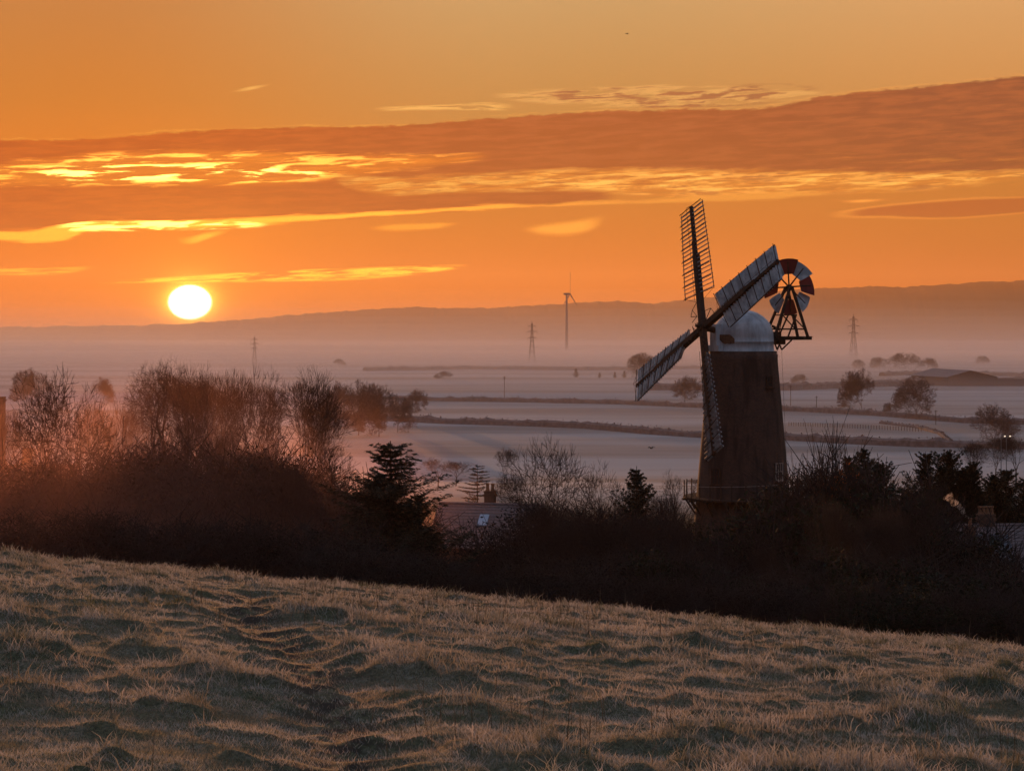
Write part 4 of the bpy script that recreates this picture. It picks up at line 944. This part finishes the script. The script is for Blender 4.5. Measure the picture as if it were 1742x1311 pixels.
# ------------------------------------------------------------------ the valley
m_hedge = material('frosted_hazed_hedge', (.17, .145, .145), .9, .4, .6)  # frosted twigs, made paler still in place of thicker mist
def hedge(pts, h, w_, label, seed):
    "pts = ground points as picture columns and rows; a dense line of twig faces over a solid core"
    P3 = [on_plain(*p) for p in pts]; r = np.random.default_rng(seed); V, Fq = [], []
    b = MB(); prev = None; base0 = P3[0]
    rows = []
    for p, q in zip(P3[:-1], P3[1:]):
        L = (q - p).length; n_ = max(2, int(L / 3))
        for i_ in range(n_): rows.append(p.lerp(q, i_ / n_))
    rows.append(P3[-1]); n_ = len(rows); arr = np.array(rows); d = np.gradient(arr, axis=0); d /= np.linalg.norm(d, axis=1, keepdims=True); nx = np.stack([-d[:, 1], d[:, 0]], -1)
    hh = h * (.8 + .45 * fbm(np.arange(n_) / 5., np.zeros(n_), 3, seed)) + h * .35 * (r.random(n_) ** 4)
    ww = w_ * (.8 + .4 * r.random(n_)); gzv = ground_smooth(arr[:, 0], arr[:, 1]); vs = []
    for i_ in range(n_):
        for o_, z_ in ((-.5, 0), (-.45, .75), (0, 1), (.45, .75), (.5, 0)): vs.append((arr[i_, 0] + nx[i_, 0] * o_ * ww[i_], arr[i_, 1] + nx[i_, 1] * o_ * ww[i_], gzv[i_] - .2 + z_ * hh[i_]))
    fs = [(i_ * 5 + j, i_ * 5 + j + 1, i_ * 5 + j + 6, i_ * 5 + j + 5) for i_ in range(n_ - 1) for j in range(4)]
    vs = np.array(vs); lv, lf = leaf_cloud(np.stack([arr[:, 0], arr[:, 1], gzv + hh * .7], -1), hh * .55, n_ * 14, .35, seed)
    o = link_mesh('hedge', np.concatenate([vs, lv]), fs + (lf + len(vs)).tolist(), m_hedge); org = Vector(rows[0]); o.data.transform(Matrix.Translation(-org)); o.location = org
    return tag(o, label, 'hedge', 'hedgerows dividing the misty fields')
hedge([(560, 676), (720, 682), (900, 685), (1060, 688), (1200, 694), (1370, 700), (1480, 706), (1570, 713), (1640, 719), (1742, 722), (1900, 726)], 2.2, 2.5, 'upper long dark hedge crossing the fields behind the windmill', 1)
hedge([(560, 712), (680, 716), (760, 720), (900, 724), (1000, 728), (1110, 738), (1200, 744), (1340, 748), (1450, 755), (1560, 760), (1742, 764), (1900, 768)], 2.4, 3.5, 'lower long dark hedge crossing the fields behind the windmill', 2)
hedge([(1100, 664), (1340, 664), (1440, 660), (1560, 656), (1660, 653), (1742, 652), (1900, 651)], 4.0, 6, 'hedge running left from the barn in the mist', 3)
hedge([(1500, 720), (1560, 727), (1600, 738), (1625, 758)], .9, 2.0, 'short curving hedge in the pale field on the right', 4)
hedge([(620, 631), (800, 628), (1000, 630), (1200, 627)], 3.0, 5, 'faint far hedge below the wind turbine', 5)
hedge([(1500, 640), (1600, 636), (1742, 641), (1900, 640)], 3.0, 6, 'faint far hedge behind the barn', 6)
# valley trees: base row decides the distance
for a in [
    ('fok0', 1467, 628, 702, 36, 'misty bare oak with an open crown, left of the field pair'), ('fok2', 1560, 641, 713, 42, 'misty broad bare oak, right of the field pair'),
    ('fok1', 1514, 684, 708, 13, 'small misty tree between the two field oaks'), ('fok2', 1690, 688, 760, 40, 'misty bare oak below the barn near the right edge'),
    ('fok1', 706, 662, 706, 21, 'rounded misty tree at the left end of the hedges'), ('fok0', 1090, 600, 642, 32, 'faint bare tree above the tip of the lower left sail'),
    ('fok1', 1165, 640, 684, 28, 'faint tree mass just left of the tower'), ('fok2', 1540, 600, 628, 28, 'faint wide tree, largest of the far row on the right'),
    ('fok1', 1497, 607, 628, 18, 'faint tree left in the far row on the right'), ('fok0', 1577, 608, 629, 16, 'faint tree right in the far row on the right'),
    ('fok1', 1462, 611, 628, 12, 'faint low tree at the left end of the far row'), ('fok2', 1670, 605, 621, 14, 'faint lone tree above the barn'),
    ('fok1', 755, 631, 645, 16, 'lone low bush-like tree in the pale mist left of the turbine'), ('fok0', 610, 648, 740, 40, 'misty tree behind the right end of the left belt'),
    ('fok2', 645, 656, 742, 38, 'second misty tree behind the right end of the left belt'), ('fok1', 575, 652, 745, 35, 'misty tree touching the fan-shaped bare tree'),
    ('fok0', 676, 672, 735, 28, 'lower misty tree left of the rounded one'), ('fok1', 55, 628, 690, 38, 'faint round tree far behind the left edge'),
    ('fok0', 170, 642, 690, 16, 'faint small tree behind the left belt'), ('fok2', 1360, 636, 655, 14, 'low faint tree just right of the tower top'),
    ('fok1', 575, 610, 622, 12, 'tiny faint tree left in the far mist'),
]:
    key, px, top, bot, ws, lb = a; p = on_plain(px, bot) if bot < 730 else at(px, bot, -PLAIN * F / (bot - HY)); x, y_ = p.x, p.y; z = gz(x, y_)
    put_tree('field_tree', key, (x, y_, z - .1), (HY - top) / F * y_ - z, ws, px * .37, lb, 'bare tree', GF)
for px, top, bot, ws, lb in [(980, 626, 642, 1.3, 'tiny dark conifer at the left of the far thicket'), (1020, 633, 643, 1.4, 'tiny conifer in the middle of the far thicket'),
                         (1046, 632, 643, 1.2, 'tiny twin conifer at the right of the far thicket'), (1062, 630, 643, 1.2, 'tiny pointed conifer nearest the sail tip')]:
    p = on_plain(px, bot); z = gz(p.x, p.y); put_tree('fir_tree', 'fir', (p.x, p.y, z), (HY - top) / F * p.y - z, ws, px, lb, 'conifer', GF)
# barn
p = on_plain(1655, 657); m_shed = material('barn_sheet', (.09, .085, .09), .7, .2, 1); barn = empty('barn', (p.x, p.y, gz(p.x, p.y)), 'wide low farm barn with a shallow gable in the valley mist', 'barn', None, R(0))
k = p.y / F; b = MB(); hw = 42 * k; he_, hr_ = 15 * k, 28 * k; dd = 26
b.add([(-hw, 0, 0), (hw, 0, 0), (hw, 0, he_), (-hw * .1, 0, hr_ * .92), (-hw, 0, he_), (-hw - 18, dd, 0), (hw - 18, dd, 0), (hw - 18, dd, he_ * 1.1), (-hw * .1 - 18, dd, hr_), (-hw - 18, dd, he_ * 1.1)], [(0, 1, 2, 3, 4), (6, 5, 9, 8, 7), (5, 0, 4, 9), (1, 6, 7, 2)]); b.build('wall', m_shed, barn)
b = MB(); z0 = .35
b.add([(-hw - 1, -1, he_ + z0 - .3), (-hw * .1, -1, hr_ * .92 + z0), (hw + 1, -1, he_ + z0 - .3), (-hw - 19, dd + 1, he_ * 1.1 + z0 - .3), (-hw * .1 - 18, dd + 1, hr_ + z0), (hw - 17, dd + 1, he_ * 1.1 + z0 - .3)], [(0, 1, 4, 3), (1, 2, 5, 4)]); b.build('roof', material('barn_roof', (.17, .16, .17), .6, .2, 1), barn)
b = MB(); b.box((hw + 9, 6, 2.4), (18, 14, 4.8)); b.box((-hw - 22, 8, 1.8), (16, 10, 3.6)); b.build('lean_to', m_shed, barn)
# pylons
def pylon_mesh():
    b = MB(); H = 46.0; wz = [(0, 4.2), (14, 2.9), (24, 1.9), (31, 1.35), (38, 1.1), (44, .7)]
    def cr(z): q = np.interp(z, [a for a, _ in wz], [c for _, c in wz]); return float(q)
    zl = [0, 8, 15, 21, 26, 30, 34, 38, 41, 44]
    for z0, z1 in zip(zl[:-1], zl[1:]):
        a, c = cr(z0), cr(z1); c0 = [(sx * a, sy * a, z0) for sx, sy in ((-1, -1), (1, -1), (1, 1), (-1, 1))]; c1 = [(sx * c, sy * c, z1) for sx, sy in ((-1, -1), (1, -1), (1, 1), (-1, 1))]
        for i_ in range(4): b.bar(c0[i_], c1[i_], .20); b.bar(c0[i_], c1[(i_ + 1) % 4], .11); b.bar(c0[(i_ + 1) % 4], c1[i_], .11)
    b.bar((0, 0, 43), (0, 0, 46.5), .3)
    for z, L in ((41, 5.2), (34.5, 7.4), (27.5, 6.0)):
        for s_ in (-1, 1): b.bar((0, 0, z + 1.2), (s_ * L, 0, z), .18); b.bar((0, 0, z - .8), (s_ * L, 0, z), .18); b.bar((s_ * L, 0, z), (s_ * L, 0, z - 3.0), .13)
    return b
m_steel = material('galvanised_steel', (.14, .14, .14), .6, .2, 1); pm = None
for px, top, Y, lb in ((433, 571, 1900, 'faint pylon above the left tree belt'), (905, 546, 2150, 'lattice pylon left of the wind turbine'), (1452, 534, 2250, 'lattice pylon right of the windmill')):
    if pm is None: o = pylon_mesh().build('pylon', m_steel); pm = o
    else: o = pm.copy(); COL.objects.link(o)
    x, y_ = place(px, Y); z = gz(x, y_); o.location = (x, y_, z); k = ((HY - top) / F * Y - z) / 46.5; o.scale = (k * .82, k * .82, k); o.rotation_euler.z = R(12); tag(o, lb, 'pylon', 'lattice pylons crossing the valley')
# wind turbine
Y = 3300; x, y_ = place(964, Y); z = gz(x, y_); wt = empty('wind_turbine', (x, y_, z), 'modern three-bladed wind turbine rising from the mist', 'wind turbine'); hz = (HY - 500) / F * Y - z
m_tb = material('turbine_paint', (.22, .22, .23), .5, .1, .1)
b = MB(); b.lathe([(2.6, 0), (2.2, hz * .5), (1.5, hz - 1)], 20); b.build('tower', m_tb, wt)
M = Matrix.Rotation(R(68), 3, 'Z'); b = MB(); b.box((0, 0, hz), (3.6, 10, 3.6), M); b.build('nacelle', m_tb, wt)
hc = M @ Vector((0, -6.5, 0)) + Vector((0, 0, hz)); hc = Vector((hc.x, hc.y, hc.z))
rt = MB(); rt.lathe([(.3, -1), (1.3, -.3), (1.3, .8)], 12); ro = rt.build('rotor', m_tb, wt); ro.location = hc; ro.rotation_euler = (0, 0, R(68))
for k_ in range(3):
    b = MB(); a = 2 * math.pi * k_ / 3; d = Vector((math.sin(a), 0, math.cos(a))); tg = Vector((math.cos(a), 0, -math.sin(a)))
    ps = [(1, .9), (6, 1.9), (14, 1.5), (26, .9), (37, .25)]; vs = []
    for r_, c_ in ps: vs += [d * r_ - tg * c_ * .4 + Vector((0, -.3, 0)), d * r_ + tg * c_ + Vector((0, .3, 0)), d * r_ + tg * c_ * .3 + Vector((0, .5, 0))]
    fs = [(0, 1, 2), (12, 14, 13)]
    for j in range(4):
        for i_ in range(3): fs.append((j * 3 + i_, (j + 1) * 3 + i_, (j + 1) * 3 + (i_ + 1) % 3, j * 3 + (i_ + 1) % 3))
    b.add(vs, fs); b.build('blade', m_tb, ro)
# telegraph poles and field fence
po = None
for px, top, bot, lb in ((1389, 673, 698, 'thin pole left of the field oaks'), (1592, 697, 722, 'thin pole right of the field oaks'), (858, 640, 682, 'faint pole in the mist behind the centre'), (1345, 655, 690, 'thin pole beside the tower on the right')):
    p = on_plain(px, bot); h = (bot - top) / F * p.y
    if po is None: b = MB(); b.bar((0, 0, 0), (0, 0, 9), .16, .12, 6); b.box((0, 0, 8.5), (1.6, .14, .14)); b.box((0, 0, 7.9), (1.2, .12, .12)); o = po = b.build('telegraph_pole', m_bark)
    else: o = po.copy(); COL.objects.link(o)
    o.location = (p.x, p.y, gz(p.x, p.y)); o.scale = (1, 1, h / 9); tag(o, lb, 'pole', 'poles standing in the misty fields')
b = MB(); pts = [on_plain(1342, 724), on_plain(1450, 728), on_plain(1572, 734)]; org = pts[0].copy(); pr = None
for p, q in zip(pts[:-1], pts[1:]):
    for i_ in range(26):
        c0 = p.lerp(q, i_ / 26) - org; b.box((c0.x, c0.y, .7 + c0.z), (.18, .18, 1.5))
        if pr is not None:
            for zz in (.6, 1.2): b.bar(pr + Vector((0, 0, zz)), c0 + Vector((0, 0, zz)), .03, n=3)
        pr = c0
o = b.build('field_fence', m_bark); o.location = org; tag(o, 'faint post and rail fence across the pale field', 'fence')
b = MB()
for px, py in ((1100, 1041), (1384, 1040)):
    pass
gx, gy = ray_ground(1384, 1052); b.box((0, 0, .15), (.05, .05, .7)); b.box((0, 0, .5), (.07, .07, .04)); o = b.build('fence_post', m_rope); o.location = (gx, gy + 1.5, gz(gx, gy + 1.5) - .25); tag(o, 'small pale post on the crest below the thicket', 'post')
# lamps in the village on the right: lit lantern heads
ml = bpy.data.materials.new('lamp_glow'); ml.use_nodes = True; em = ml.node_tree.nodes['Principled BSDF']; em.inputs['Emission Color'].default_value = (1, .75, .5, 1); em.inputs['Emission Strength'].default_value = 1.3
for px, py, lb in ((1712, 742, 'lit street lamp between the misty bare trees'), (1703, 742, 'dimmer street lamp beside the lit one')):
    Y = 262; x, y_ = place(px, Y); z = gz(x, y_); h = (HY - py) / F * Y - z; e = empty('street_lamp', (x, y_, z), lb, 'street lamp', 'street lamps among the misty trees')
    b = MB(); b.bar((0, 0, 0), (0, 0, h), .07, .05, 6); b.bar((0, 0, h), (.5, 0, h + .1), .04); b.build('pole', m_steel, e); b = MB(); b.lathe([(.05, h - .06), (.12, h - .02), (.12, h + .06), (.04, h + .1)], 10, (.5, 0)); b.build('lamp_head', ml, e)
# birds
m_bird = material('dark_feather', (.02, .02, .02), .8, .2, 5)
for px, py, Y, k_, rz, lb in ((1108, 762, 110, 1.0, .6, 'small bird in flight left of the windmill'), (1067, 58, 120, .6, 2.4, 'tiny bird high in the clear sky')):
    b = MB(); b.bar((0, -.12, 0), (0, .02, 0), .015, .04, 8); b.bar((0, .02, 0), (0, .12, .01), .04, .022, 8); b.bar((0, .12, .012), (0, .16, .015), .022, .006, 8)
    for s_ in (-1, 1):
        vs = [(s_ * .02, .05, .01), (s_ * .02, -.04, .01), (s_ * .13, -.05, .08), (s_ * .13, .06, .09), (s_ * .27, -.06, .02), (s_ * .24, .01, .04)]; vs2 = [(a, c, d - .008) for a, c, d in vs]
        b.add(vs + vs2, [(0, 1, 2, 3), (3, 2, 4, 5), (6, 9, 8, 7), (9, 11, 10, 8), (0, 3, 9, 6), (3, 5, 11, 9), (1, 7, 8, 2), (2, 8, 10, 4), (4, 10, 11, 5)])
    b.add([(-.012, -.11, 0), (.012, -.11, 0), (.035, -.2, 0), (-.035, -.2, 0), (0, -.1, .01)], [(0, 1, 2, 3), (0, 4, 1), (3, 2, 4)])
    o = b.build('bird', m_bird); o.location = at(px, py, Y); o.rotation_euler = (0, 0, rz); o.scale = (k_,) * 3; tag(o, lb, 'bird')

# ------------------------------------------------------------------ air
def vol_box(name, x0, x1, y0, y1, z0, z1, mat, label):
    b = MB(); b.box(((x0 + x1) / 2, (y0 + y1) / 2, (z0 + z1) / 2), (x1 - x0, y1 - y0, z1 - z0)); o = b.build(name, mat); return tag(o, label, name, kind='stuff')
def vol_lens(name, c, rad, mat, label, seed=0):
    vs, fs = [], []; n_, m_ = 48, 12
    for j in range(1, m_):
        ph = math.pi * j / m_ - math.pi / 2
        for i_ in range(n_):
            t_ = 2 * math.pi * i_ / n_; w_ = 1 + .12 * math.sin(3 * t_ + seed) + .08 * math.sin(7 * t_ + seed * 2)
            vs.append((c[0] + rad[0] * math.cos(ph) * math.cos(t_) * w_, c[1] + rad[1] * math.cos(ph) * math.sin(t_) * w_, c[2] + rad[2] * math.sin(ph)))
    vs += [(c[0], c[1], c[2] - rad[2]), (c[0], c[1], c[2] + rad[2])]; L = len(vs)
    for j in range(m_ - 2):
        for i_ in range(n_): fs.append((j * n_ + i_, j * n_ + (i_ + 1) % n_, (j + 1) * n_ + (i_ + 1) % n_, (j + 1) * n_ + i_))
    for i_ in range(n_): fs.append((L - 2, (i_ + 1) % n_, i_)); fs.append((L - 1, (m_ - 2) * n_ + i_, (m_ - 2) * n_ + (i_ + 1) % n_))
    o = link_mesh(name, vs, fs, mat); return tag(o, label, 'mist', kind='stuff')
vol_box('haze', -12500, 12500, -60, 14800, -60, 420, volume_mat('haze_air', 6.0e-5, .45, (.95, .58, .28)), 'thin dawn haze filling the valley air')
LAY = [(8, 4.5e-4), (11, 3.2e-4), (15, 2.2e-4), (20, 1.5e-4), (27, 1.1e-4), (36, 8.5e-5), (47, 7e-5), (60, 6e-5), (76, 5e-5), (96, 4e-5), (122, 3.5e-5)]
for k_, (h_, de) in enumerate(LAY):
    far_ = 4200 + 330 * k_; nr_ = 330 + 45 * k_ * k_ ** .5
    vol_lens('mist', (60 * math.sin(k_ * 2.1), (far_ + nr_) / 2, PLAIN - 3), (5200 + 300 * k_, (far_ - nr_) / 2, h_ + 3), volume_mat('valley_mist_air', de * .72, .30, (.80, .80, .86)), 'one of the layers of pale ground mist over the valley', k_ * 1.7)
vol_lens('mist', (0, 2200, -38), (4500, 900, 11), volume_mat('bank_air', 8e-4, .30, (.93, .90, .92)), 'bright low bank of mist behind the barn', 2)
mw = bpy.data.materials.new('mist_and_glare_veil'); mw.use_nodes = True; t = NT(mw.node_tree); t.n.clear()  # mist reddened and thickened to imitate veiling lens glare below the sun
vp = t.n.new('ShaderNodeVolumePrincipled'); vp.inputs['Anisotropy'].default_value = .68; vp.inputs['Color'].default_value = (.96, .52, .45, 1)
gp = t.n.new('ShaderNodeNewGeometry').outputs['Position']; q_ = t.n.new('ShaderNodeVectorMath'); q_.operation = 'SUBTRACT'; t.put(q_.inputs[0], gp); q_.inputs[1].default_value = (-24, 118, -15)
q2 = t.n.new('ShaderNodeVectorMath'); q2.operation = 'DIVIDE'; t.put(q2.inputs[0], q_.outputs[0]); q2.inputs[1].default_value = (28, 72, 15); q3 = t.n.new('ShaderNodeVectorMath'); q3.operation = 'LENGTH'; t.put(q3.inputs[0], q2.outputs[0])
t.put(vp.inputs['Density'], t.m('MULTIPLY', t.m('POWER', t.ss(q3.outputs[1], 1.0, .0), 1.4), 2.0e-2)); t.l.new(vp.outputs[0], t.n.new('ShaderNodeOutputMaterial').inputs['Volume'])
vol_lens('mist', (-24, 118, -15), (33, 86, 18), mw, 'reddish mist and imitated lens glare over the left tree belt', 4)
